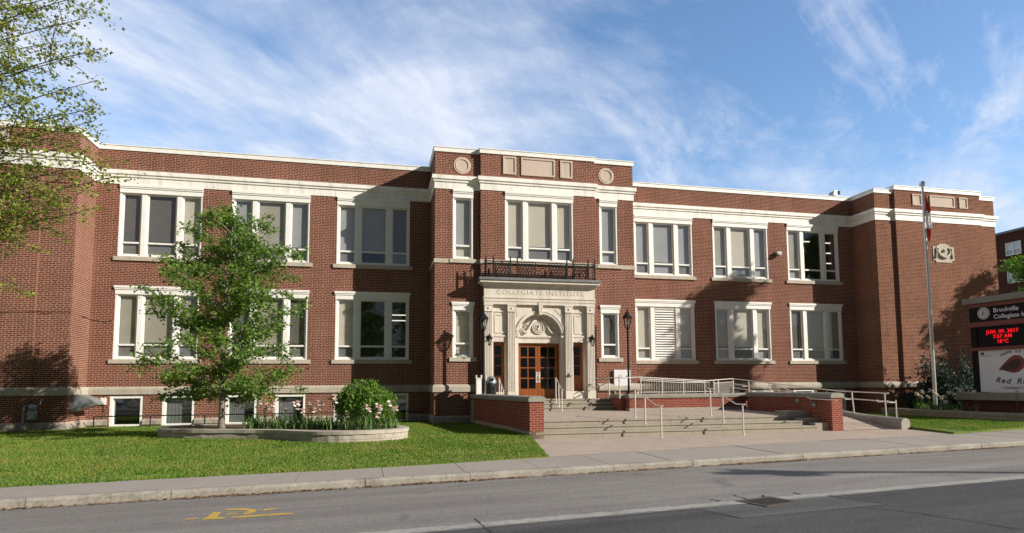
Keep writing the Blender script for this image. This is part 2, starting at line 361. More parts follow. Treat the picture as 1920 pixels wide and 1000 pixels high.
# ------------------------------------------------------------------ mesh helpers
class MB:
    def __init__(s): s.v = []; s.f = []; s.m = []; s.s = []
    def add(s, vs, fs, m=0, smooth=False):
        o = len(s.v); s.v += [tuple(p) for p in vs]
        for f in fs:
            s.f.append(tuple(i + o for i in f)); s.m.append(m); s.s.append(smooth)
    def box(s, x0, x1, y0, y1, z0, z1, m=0):
        s.add([(x0, y0, z0), (x1, y0, z0), (x1, y1, z0), (x0, y1, z0), (x0, y0, z1), (x1, y0, z1), (x1, y1, z1), (x0, y1, z1)],
              [(0, 3, 2, 1), (4, 5, 6, 7), (0, 1, 5, 4), (1, 2, 6, 5), (2, 3, 7, 6), (3, 0, 4, 7)], m)
    def beam(s, a, b, w, h, m=0, up=(0, 0, 1)):
        a = Vector(a); b = Vector(b); d = (b - a).normalized(); sd_ = d.cross(Vector(up))
        if sd_.length < 1e-4: sd_ = Vector((1, 0, 0))
        sd_ = sd_.normalized() * (w / 2); u = sd_.cross(d).normalized() * (h / 2)
        vs = [a - sd_ - u, a + sd_ - u, a + sd_ + u, a - sd_ + u, b - sd_ - u, b + sd_ - u, b + sd_ + u, b - sd_ + u]
        s.add(vs, [(0, 1, 2, 3), (7, 6, 5, 4), (0, 4, 5, 1), (1, 5, 6, 2), (2, 6, 7, 3), (3, 7, 4, 0)], m)
    def tube(s, pts, r, n=8, m=0, cap=True):
        pts = [Vector(p) for p in pts]; k = len(pts)
        rs = r if isinstance(r, (list, tuple)) else [r] * k
        vs = []; prev = None
        for i, p in enumerate(pts):
            t = (pts[min(i + 1, k - 1)] - pts[max(i - 1, 0)]).normalized()
            if prev is None:
                a = t.cross(Vector((0.13, 0.27, 0.95)))
                if a.length < 0.05: a = t.cross(Vector((1, 0, 0)))
            else: a = prev - t * prev.dot(t)
            a.normalize(); prev = a; b = t.cross(a)
            for j in range(n):
                q = 2 * math.pi * j / n
                vs.append(p + (a * math.cos(q) + b * math.sin(q)) * rs[i])
        fs = [(i * n + j, i * n + (j + 1) % n, (i + 1) * n + (j + 1) % n, (i + 1) * n + j) for i in range(k - 1) for j in range(n)]
        s.add(vs, fs, m, True)
        if cap: s.add([vs[j] for j in range(n)], [tuple(range(n - 1, -1, -1))], m); s.add(vs[-n:], [tuple(range(n))], m)
    def lathe(s, prof, c=(0, 0, 0), n=16, m=0, smooth=True, ax=None):
        vs = []
        for r, z in prof:
            for j in range(n):
                q = 2 * math.pi * j / n
                v = Vector((r * math.cos(q), r * math.sin(q), z))
                if ax is not None: v = ax @ v
                vs.append(v + Vector(c))
        k = len(prof)
        fs = [(i * n + j, i * n + (j + 1) % n, (i + 1) * n + (j + 1) % n, (i + 1) * n + j) for i in range(k - 1) for j in range(n)]
        s.add(vs, fs, m, smooth)
    def prism(s, poly, z0, z1, m=0):
        n = len(poly)
        if sum(poly[i][0] * poly[(i + 1) % n][1] - poly[(i + 1) % n][0] * poly[i][1] for i in range(n)) < 0: poly = poly[::-1]
        f0 = z0 if callable(z0) else (lambda x, y: z0)
        f1 = z1 if callable(z1) else (lambda x, y: z1)
        vs = [(x, y, f0(x, y)) for x, y in poly] + [(x, y, f1(x, y)) for x, y in poly]
        s.add(vs, [tuple(range(n - 1, -1, -1)), tuple(range(n, 2 * n))] + [(i, (i + 1) % n, n + (i + 1) % n, n + i) for i in range(n)], m)
    def extr(s, poly, fn, d0, d1, m=0):
        """2-D outline mapped by fn(a, b, depth) and extruded from d0 to d1"""
        n = len(poly)
        vs = [fn(a, b, d0) for a, b in poly] + [fn(a, b, d1) for a, b in poly]
        s.add(vs, [tuple(range(n - 1, -1, -1)), tuple(range(n, 2 * n))] + [(i, (i + 1) % n, n + (i + 1) % n, n + i) for i in range(n)], m)
    def sweep(s, prof, path, m=0, closed=True):
        """profile [(out, z)] swept along a plan path; outward is to the right of travel"""
        P = [Vector((a, b)) for a, b in path]; k = len(P); n = len(prof); vs = []
        for i in range(k):
            ns = []
            if i > 0: d = (P[i] - P[i - 1]).normalized(); ns.append(Vector((d.y, -d.x)))
            if i < k - 1: d = (P[i + 1] - P[i]).normalized(); ns.append(Vector((d.y, -d.x)))
            if len(ns) == 2:
                b = (ns[0] + ns[1]); b = b / max(b.length_squared, 1e-6) * 2
            else: b = ns[0]
            for o, z in prof: vs.append((P[i].x + b.x * o, P[i].y + b.y * o, z))
        rng = range(n if closed else n - 1)
        fs = [(i * n + j, i * n + (j + 1) % n, (i + 1) * n + (j + 1) % n, (i + 1) * n + j) for i in range(k - 1) for j in rng]
        if closed: fs += [tuple(range(n - 1, -1, -1)), tuple(range((k - 1) * n, k * n))]
        s.add(vs, fs, m)
    def build(s, name, mats, parent=None):
        me = bpy.data.meshes.new(name); me.from_pydata(s.v, [], s.f)
        if not isinstance(mats, (list, tuple)): mats = [mats]
        for mt in mats: me.materials.append(mt)
        me.polygons.foreach_set('material_index', s.m); me.polygons.foreach_set('use_smooth', s.s)
        me.update()
        o = bpy.data.objects.new(name, me); COL.objects.link(o)
        if parent is not None: o.parent = parent
        return o
def tag(o, label, cat, group=None):
    o['label'] = label; o['category'] = cat
    if group: o['group'] = group
    return o
def thing(name, label, cat, group=None, loc=(0, 0, 0), rz=0):
    o = bpy.data.objects.new(name, None); o.empty_display_size = 0.3; COL.objects.link(o)
    o.location = loc; o.rotation_euler = (0, 0, rz)
    return tag(o, label, cat, group)
def struct(o, kind='structure'):
    o['kind'] = kind; return o
def text(body, size, mat, fn, name, parent, depth=0.004, align='CENTER', shear=0.0, spacing=1.0, off=0.0, lift=0.0):
    """letters as real raised mesh; fn(a, b, d) maps text plane to the world"""
    cu = bpy.data.curves.new('t', 'FONT'); cu.body = body; cu.size = size; cu.align_x = align; cu.shear = shear
    cu.space_character = spacing; cu.offset = off; cu.resolution_u = 3; cu.extrude = 0.0
    ob = bpy.data.objects.new('t', cu); COL.objects.link(ob)
    bpy.context.view_layer.update()
    me = bpy.data.meshes.new_from_object(ob.evaluated_get(bpy.context.evaluated_depsgraph_get()))
    bpy.data.objects.remove(ob)
    vs = [fn(v.co.x, v.co.y, lift) for v in me.vertices]; fs = [tuple(p.vertices) for p in me.polygons]
    bpy.data.meshes.remove(me)
    mb = MB(); mb.add(vs, fs)
    # side walls so that the letters have thickness
    from collections import Counter
    ec = Counter(); first = {}
    for f in fs:
        for i in range(len(f)):
            e = (f[i], f[(i + 1) % len(f)]); ec[tuple(sorted(e))] += 1; first[tuple(sorted(e))] = e
    nv = len(vs)
    back = [tuple(Vector(v) + (Vector(fn(0, 0, lift - depth)) - Vector(fn(0, 0, lift)))) for v in vs]
    mb.v += back
    for e, c in ec.items():
        if c == 1:
            a, b = first[e]; mb.f.append((b, a, a + nv, b + nv)); mb.m.append(0); mb.s.append(False)
    return mb.build(name, mat, parent)
# ------------------------------------------------------------------ the school
school = thing('school_building', 'long two-storey red brick school with white cornices and a projecting stone-framed entrance bay', 'school building')

def wall(mb, y, x0, x1, z0, z1, holes=(), depth=0.22):
    xs = sorted({x0, x1, *[h[0] for h in holes], *[h[1] for h in holes]})
    zs = sorted({z0, z1, *[h[2] for h in holes], *[h[3] for h in holes]})
    for i in range(len(xs) - 1):
        for j in range(len(zs) - 1):
            cx = (xs[i] + xs[i + 1]) / 2; cz = (zs[j] + zs[j + 1]) / 2
            if any(h[0] < cx < h[1] and h[2] < cz < h[3] for h in holes): continue
            mb.add([(xs[i], y, zs[j]), (xs[i + 1], y, zs[j]), (xs[i + 1], y, zs[j + 1]), (xs[i], y, zs[j + 1])], [(0, 1, 2, 3)])
    for a, b, c, d in holes:
        e = y + depth
        mb.add([(a, y, c), (b, y, c), (b, y, d), (a, y, d), (a, e, c), (b, e, c), (b, e, d), (a, e, d)],
               [(0, 4, 7, 3), (1, 2, 6, 5), (3, 7, 6, 2), (0, 1, 5, 4)])

ZU0, ZU1, ZL0, ZL1 = 5.14, 8.05, 1.07, 3.97
PX = [(5.26, 8.325), (9.42, 12.49), (13.59, 16.62)]          # wing windows, mirrored on the left
BX = [(5.26, 6.43), (7.16, 8.33), (9.44, 10.62), (11.32, 12.50), (13.63, 14.80), (15.48, 16.64)]
GB = -2.2                                                     # walls run down below the ground
def wing(sgn, mat):
    holes = []
    for a, b in PX:
        x0, x1 = (a, b) if sgn > 0 else (-b, -a)
        holes += [(x0, x1, ZU0, ZU1), (x0, x1, ZL0, ZL1)]
    for a, b in BX:
        x0, x1 = (a, b) if sgn > 0 else (-b, -a)
        holes.append((x0, x1, -1.56, -0.36))
    mb = MB()
    wall(mb, 0.0, *((4.36, 17.5) if sgn > 0 else (-17.45, -4.36)), GB, 9.45, holes)
    return mb.build('brick_wall', mat, school)
wing(-1, BRICK); wing(1, BRICK)
# tower
mb = MB()
wall(mb, -2.09, -4.36, -2.49, GB, 9.62, [(-3.63, -2.78, ZU0, ZU1), (-3.63, -2.78, 1.09, 3.36)])
wall(mb, -2.09, 2.49, 4.36, GB, 9.62, [(2.76, 3.60, ZU0, ZU1), (2.76, 3.60, 1.09, 3.36)])
wall(mb, -2.27, -2.49, 2.49, GB, 9.62, [(-1.47, 1.52, 5.12, ZU1), (-2.30, 2.26, -1.0, 3.9)], 0.25)
for x, s in ((-2.49, 1), (2.49, -1)):
    mb.add([(x, -2.27, GB), (x, -2.09, GB), (x, -2.09, 9.62), (x, -2.27, 9.62)], [(0, 1, 2, 3)])
for x in (-4.36, 4.36):
    mb.add([(x, -2.09, GB), (x, 6, GB), (x, 6, 9.62), (x, -2.09, 9.62)], [(0, 1, 2, 3)])
mb.add([(-4.36, 6, 8), (4.36, 6, 8), (4.36, 6, 9.62), (-4.36, 6, 9.62)], [(0, 1, 2, 3)])
mb.build('brick_wall', BRICK, school)
# end pavilions
for sgn, mat in ((-1, BRICK), (1, BRICK_MIX)):
    mb = MB()
    xi, xb, xe, xo = (17.45, 18.57, 24.0, 25.0) if sgn < 0 else (17.5, 18.6, 23.9, 24.94)
    yb = -1.69 if sgn < 0 else -1.74
    def seg(a, b, y, z1):
        a, b = (sgn * a, sgn * b); wall(mb, y, min(a, b), max(a, b), GB, z1)
    seg(xi, xb, -1.61, 9.45); seg(xb, xe, yb, 9.62); seg(xe, xo, -1.61, 9.45)
    for x in (xb, xe):
        mb.add([(sgn * x, yb, GB), (sgn * x, -1.61, GB), (sgn * x, -1.61, 9.45), (sgn * x, -1.3, 9.45), (sgn * x, -1.3, 9.62), (sgn * x, yb, 9.62)], [(0, 1, 2, 3, 4, 5)])
    mb.add([(sgn * xi, -1.61, GB), (sgn * xi, 0.0, GB), (sgn * xi, 0.0, 9.45), (sgn * xi, -1.61, 9.45)], [(0, 1, 2, 3)])
    mb.add([(sgn * xo, -1.61, GB), (sgn * xo, 18, GB), (sgn * xo, 18, 9.45), (sgn * xo, -1.61, 9.45)], [(0, 1, 2, 3)])
    mb.build('brick_wall', mat, school)
# roof and rear
mb = MB()
mb.box(-24.9, 24.85, 0.4, 18, 8.75, 8.95)
mb.box(-24.9, -17.7, -1.3, 0.4, 8.76, 8.94); mb.box(17.7, 24.8, -1.3, 0.4, 8.76, 8.94); mb.box(-4.2, 4.2, -1.8, 0.4, 8.76, 8.94)
mb.build('roof', LEAD, school)
mb = MB(); mb.box(-25, 24.94, 17.9, 18.1, GB, 9.5); mb.build('brick_wall', BRICK, school)

PL = [(-27, -1.69), (-18.57, -1.69), (-18.57, -1.61), (-17.45, -1.61), (-17.45, 0), (-4.36, 0), (-4.36, -2.09), (-2.49, -2.09), (-2.49, -2.27)]
PR = [(2.49, -2.27), (2.49, -2.09), (4.36, -2.09), (4.36, 0), (17.5, 0), (17.5, -1.61), (18.6, -1.61), (18.6, -1.74), (23.9, -1.74), (23.9, -1.61), (24.94, -1.61), (24.94, 18)]
cornice_prof = [(-0.05, 8.05), (0.03, 8.05), (0.03, 8.335), (0.075, 8.35), (0.075, 8.425), (0.125, 8.45), (0.125, 8.61), (-0.05, 8.645)]
mb = MB(); mb.sweep(cornice_prof, PL + PR)
mb.build('cornice', TRIM, school)
for x in (-15.6, -13.2, -10.9, -8.4, -6.2, -0.4, 6.8, 9.4, 11.9, 14.4):
    y = 0.0 if abs(x) > 4.4 else -2.27
    mb = MB(); mb.box(x - 0.004, x + 0.004, y - 0.033, y, 8.06, 8.30); mb.build('cornice_joint', LIMED, school)
def coping(path, z):
    p = [(-0.42, z - 0.22), (0.045, z - 0.22), (0.045, z - 0.05), (0.07, z - 0.045), (0.07, z - 0.01), (-0.42, z + 0.005)]
    mb.sweep(p, path)
mb = MB()
coping([(-18.57, -1.61), (-17.45, -1.61), (-17.45, 0), (-4.36, 0)], 9.65)
coping([(-27, -1.69), (-18.55, -1.69), (-18.55, -1.25)], 9.68)
coping([(-4.36, 6), (-4.36, -2.09), (-2.49, -2.09), (-2.49, -2.27), (2.49, -2.27), (2.49, -2.09), (4.36, -2.09), (4.36, 6)], 9.84)
coping([(4.36, 0), (17.5, 0), (17.5, -1.61), (18.6, -1.61)], 9.65)
coping([(18.6, -1.25), (18.6, -1.74), (23.9, -1.74), (23.9, -1.25)], 9.84)
coping([(23.9, -1.61), (24.94, -1.61), (24.94, 18)], 9.65)
mb.build('coping', COPE, school)
band_prof = [(-0.05, -0.30), (0.06, -0.30), (0.065, -0.10), (0.05, -0.05), (0.0, 0.0), (-0.05, 0.0)]
band_r = [(-0.05, -0.31), (0.09, -0.31), (0.12, -0.25), (0.12, -0.12), (0.08, -0.03), (0.0, 0.0), (-0.05, 0.0)]
mb = MB(); mb.sweep(band_prof, PL[:-1] + [(-2.49, -2.16)]); mb.build('water_table', BAND, school)
mb = MB(); mb.sweep(band_r, [(2.49, -2.16)] + PR[1:]); mb.build('water_table', BAND, school)
mb = MB()
fp = [(-0.05, GB), (0.05, GB), (0.055, -1.32), (0.0, -1.26), (-0.05, -1.26)]
def no_windows(path):  # foundation broken at the basement windows
    mb = MB(); mb.sweep(fp, path); mb.build('foundation', RUBBLE, school)
no_windows([(-27, -1.69), (-18.57, -1.69), (-18.57, -1.61), (-17.45, -1.61), (-17.45, 0), (-16.70, 0)])
xs = [-16.70] + [v for a, b in sorted([(-b, -a) for a, b in BX]) for v in (a, b)] + [-4.36]
for a, b in zip(xs[2::2], xs[3::2]): no_windows([(a + 0.01, 0), (b - 0.01, 0)])
no_windows([(-4.36, 0), (-4.36, -2.09), (-2.9, -2.09)])
mb = MB()
sc_prof = [(-0.05, 4.96), (0.035, 4.96), (0.035, 5.12), (0.0, 5.135), (-0.05, 5.135)]
for p_ in ([(-4.36, 0), (-4.36, -2.09), (-3.78, -2.09)], [(-2.64, -2.09), (-2.49, -2.09), (-2.49, -2.27), (-1.6, -2.27)], [(1.65, -2.27), (2.49, -2.27), (2.49, -2.09), (2.62, -2.09)], [(3.74, -2.09), (4.36, -2.09), (4.36, 0)]):
    mb = MB(); mb.sweep(sc_prof, p_); mb.build('string_course', SILL, school)

# ---- windows
def window(x0, x1, z0, z1, Y, top, low, cap=True, lights=(), louvre=None, entab=False):
    mb = MB(); n = len(top); zh = z1 - 0.385
    ov = 0.045 if entab else 0.0
    mb.box(x0 - ov, x1 + ov, Y - 0.075, Y + 0.05, z1 - 0.09, z1)
    mb.box(x0 - ov * 0.6, x1 + ov * 0.6, Y - 0.05, Y + 0.05, z1 - 0.15, z1 - 0.09)
    mb.box(x0 - ov * 0.2, x1 + ov * 0.2, Y - 0.02, Y + 0.16, zh + 0.05, z1 - 0.15)
    mb.box(x0 + 0.004, x1 - 0.004, Y + 0.06, Y + 0.16, zh - 0.01, zh + 0.05)
    mb.box(x0, x0 + 0.07, Y + 0.012, Y + 0.2, z0, zh + 0.05); mb.box(x1 - 0.07, x1, Y + 0.012, Y + 0.2, z0, zh + 0.05)
    mb.box(x0 + 0.07, x1 - 0.07, Y + 0.03, Y + 0.19, z0, z0 + 0.06)
    w = x1 - x0; spans = []
    if n == 3:
        s = 0.58 * w / 3.06; j = 0.14; mu = 0.32 * w / 3.06
        a = x0 + j; spans.append((a, a + s)); b = a + s + mu; c = x1 - j - s - mu; spans.append((b, c)); spans.append((x1 - j - s, x1 - j))
        for u, v in ((a + s, b), (c, x1 - j - s)):
            mb.box(u + 0.07, v - 0.07, Y + 0.035, Y + 0.19, z0 + 0.06, zh + 0.05)
    else: spans.append((x0 + 0.14, x1 - 0.14))
    zt = z0 + 0.12 + 0.42
    gl = MB(); parts = {}
    for i, (u, v) in enumerate(spans):
        mb.box(u - 0.07, u, Y + 0.085, Y + 0.15, z0 + 0.06, zh); mb.box(v, v + 0.07, Y + 0.085, Y + 0.15, z0 + 0.06, zh)
        mb.box(u, v, Y + 0.085, Y + 0.15, z0 + 0.06, z0 + 0.12); mb.box(u, v, Y + 0.07, Y + 0.15, zt, zt + 0.07)
        if louvre == i: continue
        for q0, q1, k in ((z0 + 0.12, zt, low[i]), (zt + 0.07, zh - 0.01, top[i])):
            gl.add([(u, Y + 0.12, q0), (v, Y + 0.12, q0), (v, Y + 0.12, q1), (u, Y + 0.12, q1)], [(0, 1, 2, 3)])
            if k in 'bgks':
                m_ = parts.setdefault(k, MB()); wr = random.Random(int(u * 97 + q0 * 31)); q0 = q0 + (wr.choice((0, 0, .04, .09)) if q1 - q0 > 1 else 0)
                m_.add([(u - 0.03, Y + 0.20, q0 - 0.03), (v + 0.03, Y + 0.20, q0 - 0.03), (v + 0.03, Y + 0.20, q1 + 0.03), (u - 0.03, Y + 0.20, q1 + 0.03)], [(0, 1, 2, 3)])
            elif k == 'n':
                m_ = parts.setdefault('n', MB())
                m_.add([(u, Y + 0.16, q0), (v, Y + 0.16, q0), (v, Y + 0.16, q1), (u, Y + 0.16, q1)], [(0, 1, 2, 3)])
    wnd = mb.build('window', FRAME, school)
    gl.build('pane', GLASS, wnd)
    for k, m_ in parts.items():
        if k == 'n': m_.build('insect_screen', SCREEN, wnd)
        else: m_.build('blind', BL[k], wnd)
    sl = MB(); sl.box(x0 - 0.13, x1 + 0.13, Y - 0.065, Y + 0.2, z0 - 0.165, z0 - 0.003); sl.build('sill', SILL, wnd)
    if 'd' in top + low:
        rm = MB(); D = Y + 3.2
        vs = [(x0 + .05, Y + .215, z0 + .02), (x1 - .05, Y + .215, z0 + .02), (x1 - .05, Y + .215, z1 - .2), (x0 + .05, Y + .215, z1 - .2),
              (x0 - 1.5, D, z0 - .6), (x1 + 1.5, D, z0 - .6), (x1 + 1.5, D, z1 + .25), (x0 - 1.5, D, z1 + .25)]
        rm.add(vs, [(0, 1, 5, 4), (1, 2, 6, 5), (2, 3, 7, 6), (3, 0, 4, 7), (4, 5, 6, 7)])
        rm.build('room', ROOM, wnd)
    if lights:
        lm = MB()
        for (lx, lz, L_) in lights: lm.box(lx - L_ / 2, lx + L_ / 2, Y + 1.0, Y + 1.12, lz, lz + 0.035)
        lm.build('ceiling_lamp', TUBE, wnd)
    if louvre is not None:
        u, v = spans[louvre]; lv = MB(); q = z0 + 0.10
        while q < zh - 0.05:
            lv.add([(u, Y + 0.05, q), (v, Y + 0.05, q), (v, Y + 0.12, q + 0.07), (u, Y + 0.12, q + 0.07), (u, Y + 0.055, q - 0.02), (v, Y + 0.055, q - 0.02), (v, Y + 0.13, q + 0.05), (u, Y + 0.13, q + 0.05)],
                   [(0, 1, 2, 3), (4, 7, 6, 5), (0, 4, 5, 1), (3, 2, 6, 7)]); q += 0.118
        lv.build('louvre', FRAME, wnd)
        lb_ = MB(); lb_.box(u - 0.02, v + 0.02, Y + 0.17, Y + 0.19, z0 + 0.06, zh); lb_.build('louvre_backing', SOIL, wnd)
    return wnd
m3 = lambda i, s: PX[i] if s > 0 else (-PX[i][1], -PX[i][0])
# upper left, from the far left inwards
window(*m3(2, -1), ZU0, ZU1, 0, 'kkb', 'nnn')
window(*m3(1, -1), ZU0, ZU1, 0, 'gsg', 'nnn')
window(*m3(0, -1), ZU0, ZU1, 0, 'ggk', 'ndn')
window(*m3(2, -1), ZL0, ZL1, 0, 'sss', 'nnn', entab=True)
window(*m3(1, -1), ZL0, ZL1, 0, 'ksk', 'nnn', entab=True)
window(*m3(0, -1), ZL0, ZL1, 0, 'bdd', 'ndd', lights=[(-5.6, 2.85, 0.75), (-5.65, 3.1, 0.75)], entab=True)
# tower
window(-3.63, -2.78, ZU0, ZU1, -2.09, 'g', 'b')
window(2.76, 3.60, ZU0, ZU1, -2.09, 'g', 'g')
window(-1.47, 1.52, 5.12, ZU1, -2.27, 'bbb', 'nnn')
window(-3.63, -2.78, 1.09, 3.36, -2.09, 'b', 'b', entab=True)
window(2.76, 3.60, 1.09, 3.36, -2.09, 'k', 'k', entab=True)
# right
window(*m3(0, 1), ZU0, ZU1, 0, 'ggg', 'ngn')
window(*m3(1, 1), ZU0, ZU1, 0, 'sbg', 'ngg')
window(*m3(2, 1), ZU0, ZU1, 0, 'sdd', 'gdd', lights=[(15.55, 7.42, 0.35), (17.0, 7.4, 0.6), (17.05, 6.85, 0.6), (17.0, 6.3, 0.55)])
window(*m3(0, 1), ZL0, ZL1, 0, 'bsb', 'ssg', louvre=1, entab=True)
window(*m3(1, 1), ZL0, ZL1, 0, 'sbb', 'gdg', entab=True)
window(*m3(2, 1), ZL0, ZL1, 0, 'kss', 'nkk', entab=True)
def basement(x0, x1, k):
    mb = MB(); z0, z1, Y = -1.56, -0.36, 0.0
    mb.box(x0, x0 + .10, Y + .012, Y + .22, z0, z1); mb.box(x1 - .10, x1, Y + .012, Y + .22, z0, z1)
    mb.box(x0 + .10, x1 - .10, Y + .02, Y + .22, z1 - .09, z1); mb.box(x0 + .10, x1 - .10, Y + .02, Y + .22, z0, z0 + .10)
    w = mb.build('window', FRAME, school)
    g = MB(); g.add([(x0 + .1, Y + .17, z0 + .1), (x1 - .1, Y + .17, z0 + .1), (x1 - .1, Y + .17, z1 - .09), (x0 + .1, Y + .17, z1 - .09)], [(0, 1, 2, 3)]); g.build('pane', GLASS, w)
    if k:
        c = MB(); n = 14; xa, xb = x0 + .1, x0 + .1 + (x1 - x0 - .2) * k
        for i in range(n):
            u, v = xa + (xb - xa) * i / n, xa + (xb - xa) * (i + 1) / n; a_, b_ = (0.275, 0.285) if i % 2 else (0.285, 0.275)
            c.add([(u, Y + a_, z0), (v, Y + b_, z0), (v, Y + b_, z1 - .28), (u, Y + a_, z1 - .28)], [(0, 1, 2, 3)])
        c.build('curtain', BL['c'], w)
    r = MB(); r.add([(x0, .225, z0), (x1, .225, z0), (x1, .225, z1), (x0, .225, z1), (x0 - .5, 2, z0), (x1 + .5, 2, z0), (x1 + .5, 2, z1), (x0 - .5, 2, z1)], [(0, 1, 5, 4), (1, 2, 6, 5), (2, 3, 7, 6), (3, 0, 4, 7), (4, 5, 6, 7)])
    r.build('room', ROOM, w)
for (a, b), k in zip(BX[::-1], (0, 0.95, 0.6, 0.75, 0.5, 0.3)): basement(-b, -a, k)
for a, b in BX: basement(a, b, 0.3)

# ---- parapet stones
pan = lambda x0, x1, z0, z1, Y: None
def stone_panel(x0, x1, z0, z1, Y):
    mb = MB(); mb.box(x0, x1, Y - 0.012, Y + 0.1, z0, z1)
    b = 0.07
    for q in ((x0, x1, z0, z0 + b), (x0, x1, z1 - b, z1), (x0, x0 + b, z0 + b, z1 - b), (x1 - b, x1, z0 + b, z1 - b)):
        mb.box(q[0], q[1], Y - 0.045, Y - 0.012, q[2], q[3])
    mb.build('stone_panel', PANEL, school)
for a, b in ((-1.55, -0.98), (-0.77, 0.72), (0.95, 1.50)): stone_panel(a, b, 8.79, 9.56, -2.27)
for a, b in ((19.65, 20.23), (20.72, 22.27), (22.55, 23.09)):
    stone_panel(a, b, 8.87, 9.46, -1.74); stone_panel(-b, -a, 8.87, 9.46, -1.69)
AXY = Matrix.Rotation(R(90), 3, 'X')          # local z -> -y
for x in (-3.24, 3.11):
    mb = MB(); mb.lathe([(0.0, 0.012), (0.24, 0.012), (0.25, 0.04), (0.29, 0.04), (0.30, 0.025), (0.36, 0.025), (0.37, -0.05)], (x, -2.09, 9.09), 40, ax=AXY, smooth=False)
    mb.build('stone_roundel', PANEL, school)
# carved crest on the right-hand end block
mb = MB(); Y = -1.74; cx = 21.38
mb.box(cx - .65, cx + .65, Y - .03, Y + .05, 6.10, 6.82); mb.box(cx - .38, cx + .38, Y - .03, Y + .05, 6.82, 6.90); mb.box(cx - .24, cx + .24, Y - .03, Y + .05, 6.90, 6.97)
mb.box(cx - .5, cx + .5, Y - .03, Y + .05, 6.0, 6.10)
crest = mb.build('carved_crest', SILL, school)
mb = MB()
sw = [(cx + .38 * math.cos(R(a)), Y - .06, 6.62 + .36 * math.sin(R(a))) for a in range(180, 361, 15)]
mb.tube(sw, [0.03 + 0.055 * math.sin(math.pi * i / 12) for i in range(13)], 8)
for s in (-1, 1):
    mb.tube([(cx + s * .48, Y - .05, 6.70), (cx + s * .47, Y - .06, 6.5), (cx + s * .52, Y - .05, 6.22)], [0.05, 0.035, 0.06], 8)
    mb.tube([(cx + s * .38, Y - .05, 6.62), (cx + s * .30, Y - .06, 6.72), (cx + s * .46, Y - .05, 6.74)], 0.035, 8)
mb.lathe([(0, .09), (.06, .08), (.08, .03), (.085, 0)], (cx, Y - .03, 6.60), 14, ax=AXY)
mb.build('carving', SILL, crest)

# ---- entrance surround
Ys = -2.50
sb = MB()
def pil(x0, x1):
    sb.box(x0, x1, Ys + .02, -2.10, -.3, 2.95)
    n = 5; w = (x1 - x0) / (n - .34)
    for i in range(n): sb.box(x0 + i * w + .002, x0 + (i + .66) * w - .002, Ys, Ys + .02, -.28, 2.93)
    sb.box(x0 - .02, x1 + .02, Ys - .03, -2.10, -.80, -.3)
    sb.box(x0 - .015, x1 + .015, Ys - .02, -2.10, 2.95, 3.20); sb.box(x0 - .03, x1 + .03, Ys - .04, -2.10, 3.20, 3.25)
    sb.box(x0 - .01, x1 + .01, Ys - .035, Ys - .02, 2.95, 2.985)
    sb.lathe([(0, .03), (.035, .025), (.05, 0)], ((x0 + x1) / 2, Ys - .02, 3.09), 10, ax=AXY)
PIL = [(-2.37, -2.06), (-1.41, -1.10), (1.04, 1.35), (2.0, 2.31)]
for p in PIL: pil(*p)
for x0, x1 in ((-2.06, -1.41), (1.35, 2.0)):
    c0, c1 = x0 + .03, x1 - .03
    sb.box(x0 - .01, x1 + .01, -2.36, -1.92, 1.73, 3.24)
    for q in ((c0 + .08, c1 - .08, 2.08, 2.14), (c0 + .08, c1 - .08, 2.82, 2.88), (c0 + .08, c0 + .13, 2.14, 2.82), (c1 - .13, c1 - .08, 2.14, 2.82)):
        sb.box(q[0], q[1], -2.385, -2.36, q[2], q[3])
    sb.box(x0, x1, -2.42, -2.36, 1.93, 2.0); sb.box(x0, x1, -2.39, -2.36, 1.73, 1.93); sb.box(x0, x1, -2.40, -2.36, 2.95, 2.99)
    sb.box(x0, x1, -2.40, -2.1, -.8, -.32)
    sb.box(x0, x0 + .06, -2.36, -1.90, -.32, 1.73); sb.box(x1 - .06, x1, -2.36, -1.90, -.32, 1.73)
AC, AR, AZ = -0.03, 0.93, 1.97
arc = [(AC + AR * math.cos(R(a)), AZ + AR * math.sin(R(a))) for a in range(180, -1, -6)]
ex = lambda a, b, d: (a, d, b)
sb.extr([(-1.10, -.8), (AC - AR, -.8)] + arc + [(AC + AR, -.8), (1.04, -.8), (1.04, 3.24), (-1.10, 3.24)], ex, -2.40, -1.92)
def ring(r0, r1, y0, y1, a0=180, a1=0):
    ang = list(range(a0, a1 - 1, -6))
    sb.extr([(AC + r1 * math.cos(R(a)), AZ + r1 * math.sin(R(a))) for a in ang] + [(AC + r0 * math.cos(R(a)), AZ + r0 * math.sin(R(a))) for a in ang[::-1]], ex, y0, y1)
ring(0.93, 1.02, -2.435, -2.395, 176, 4); ring(1.02, 1.06, -2.455, -2.395, 168, 12)
sb.extr([(AC - .07, 2.84), (AC + .07, 2.84), (AC + .10, 3.36), (AC - .10, 3.36)], ex, -2.56, -2.40)
sb.box(AC - AR - .02, AC + AR + .02, -2.13, -1.92, 1.70, 2.95)                 # tympanum wall
sb.box(AC - AR, AC + AR, -2.19, -2.13, 1.93, 1.99); sb.box(AC - AR, AC + AR, -2.16, -2.13, 1.89, 1.93)
sb.box(AC - AR - .07, AC - AR + .03, -2.45, -2.35, 1.92, 1.99); sb.box(AC + AR - .03, AC + AR + .07, -2.45, -2.35, 1.92, 1.99)
for s in (-1, 1):                                                             # spandrel panels
    xo = AC + s * 1.0; xi = AC + s * 0.62
    sb.extr([(xo, 3.10), (xi, 3.10), (xo, 2.72)], ex, -2.415, -2.395)
X0, X1 = -2.40, 2.34
sb.box(X0, X1, -2.53, -2.1, 3.25, 3.37); sb.box(X0 - .015, X1 + .015, -2.55, -2.1, 3.37, 3.50)
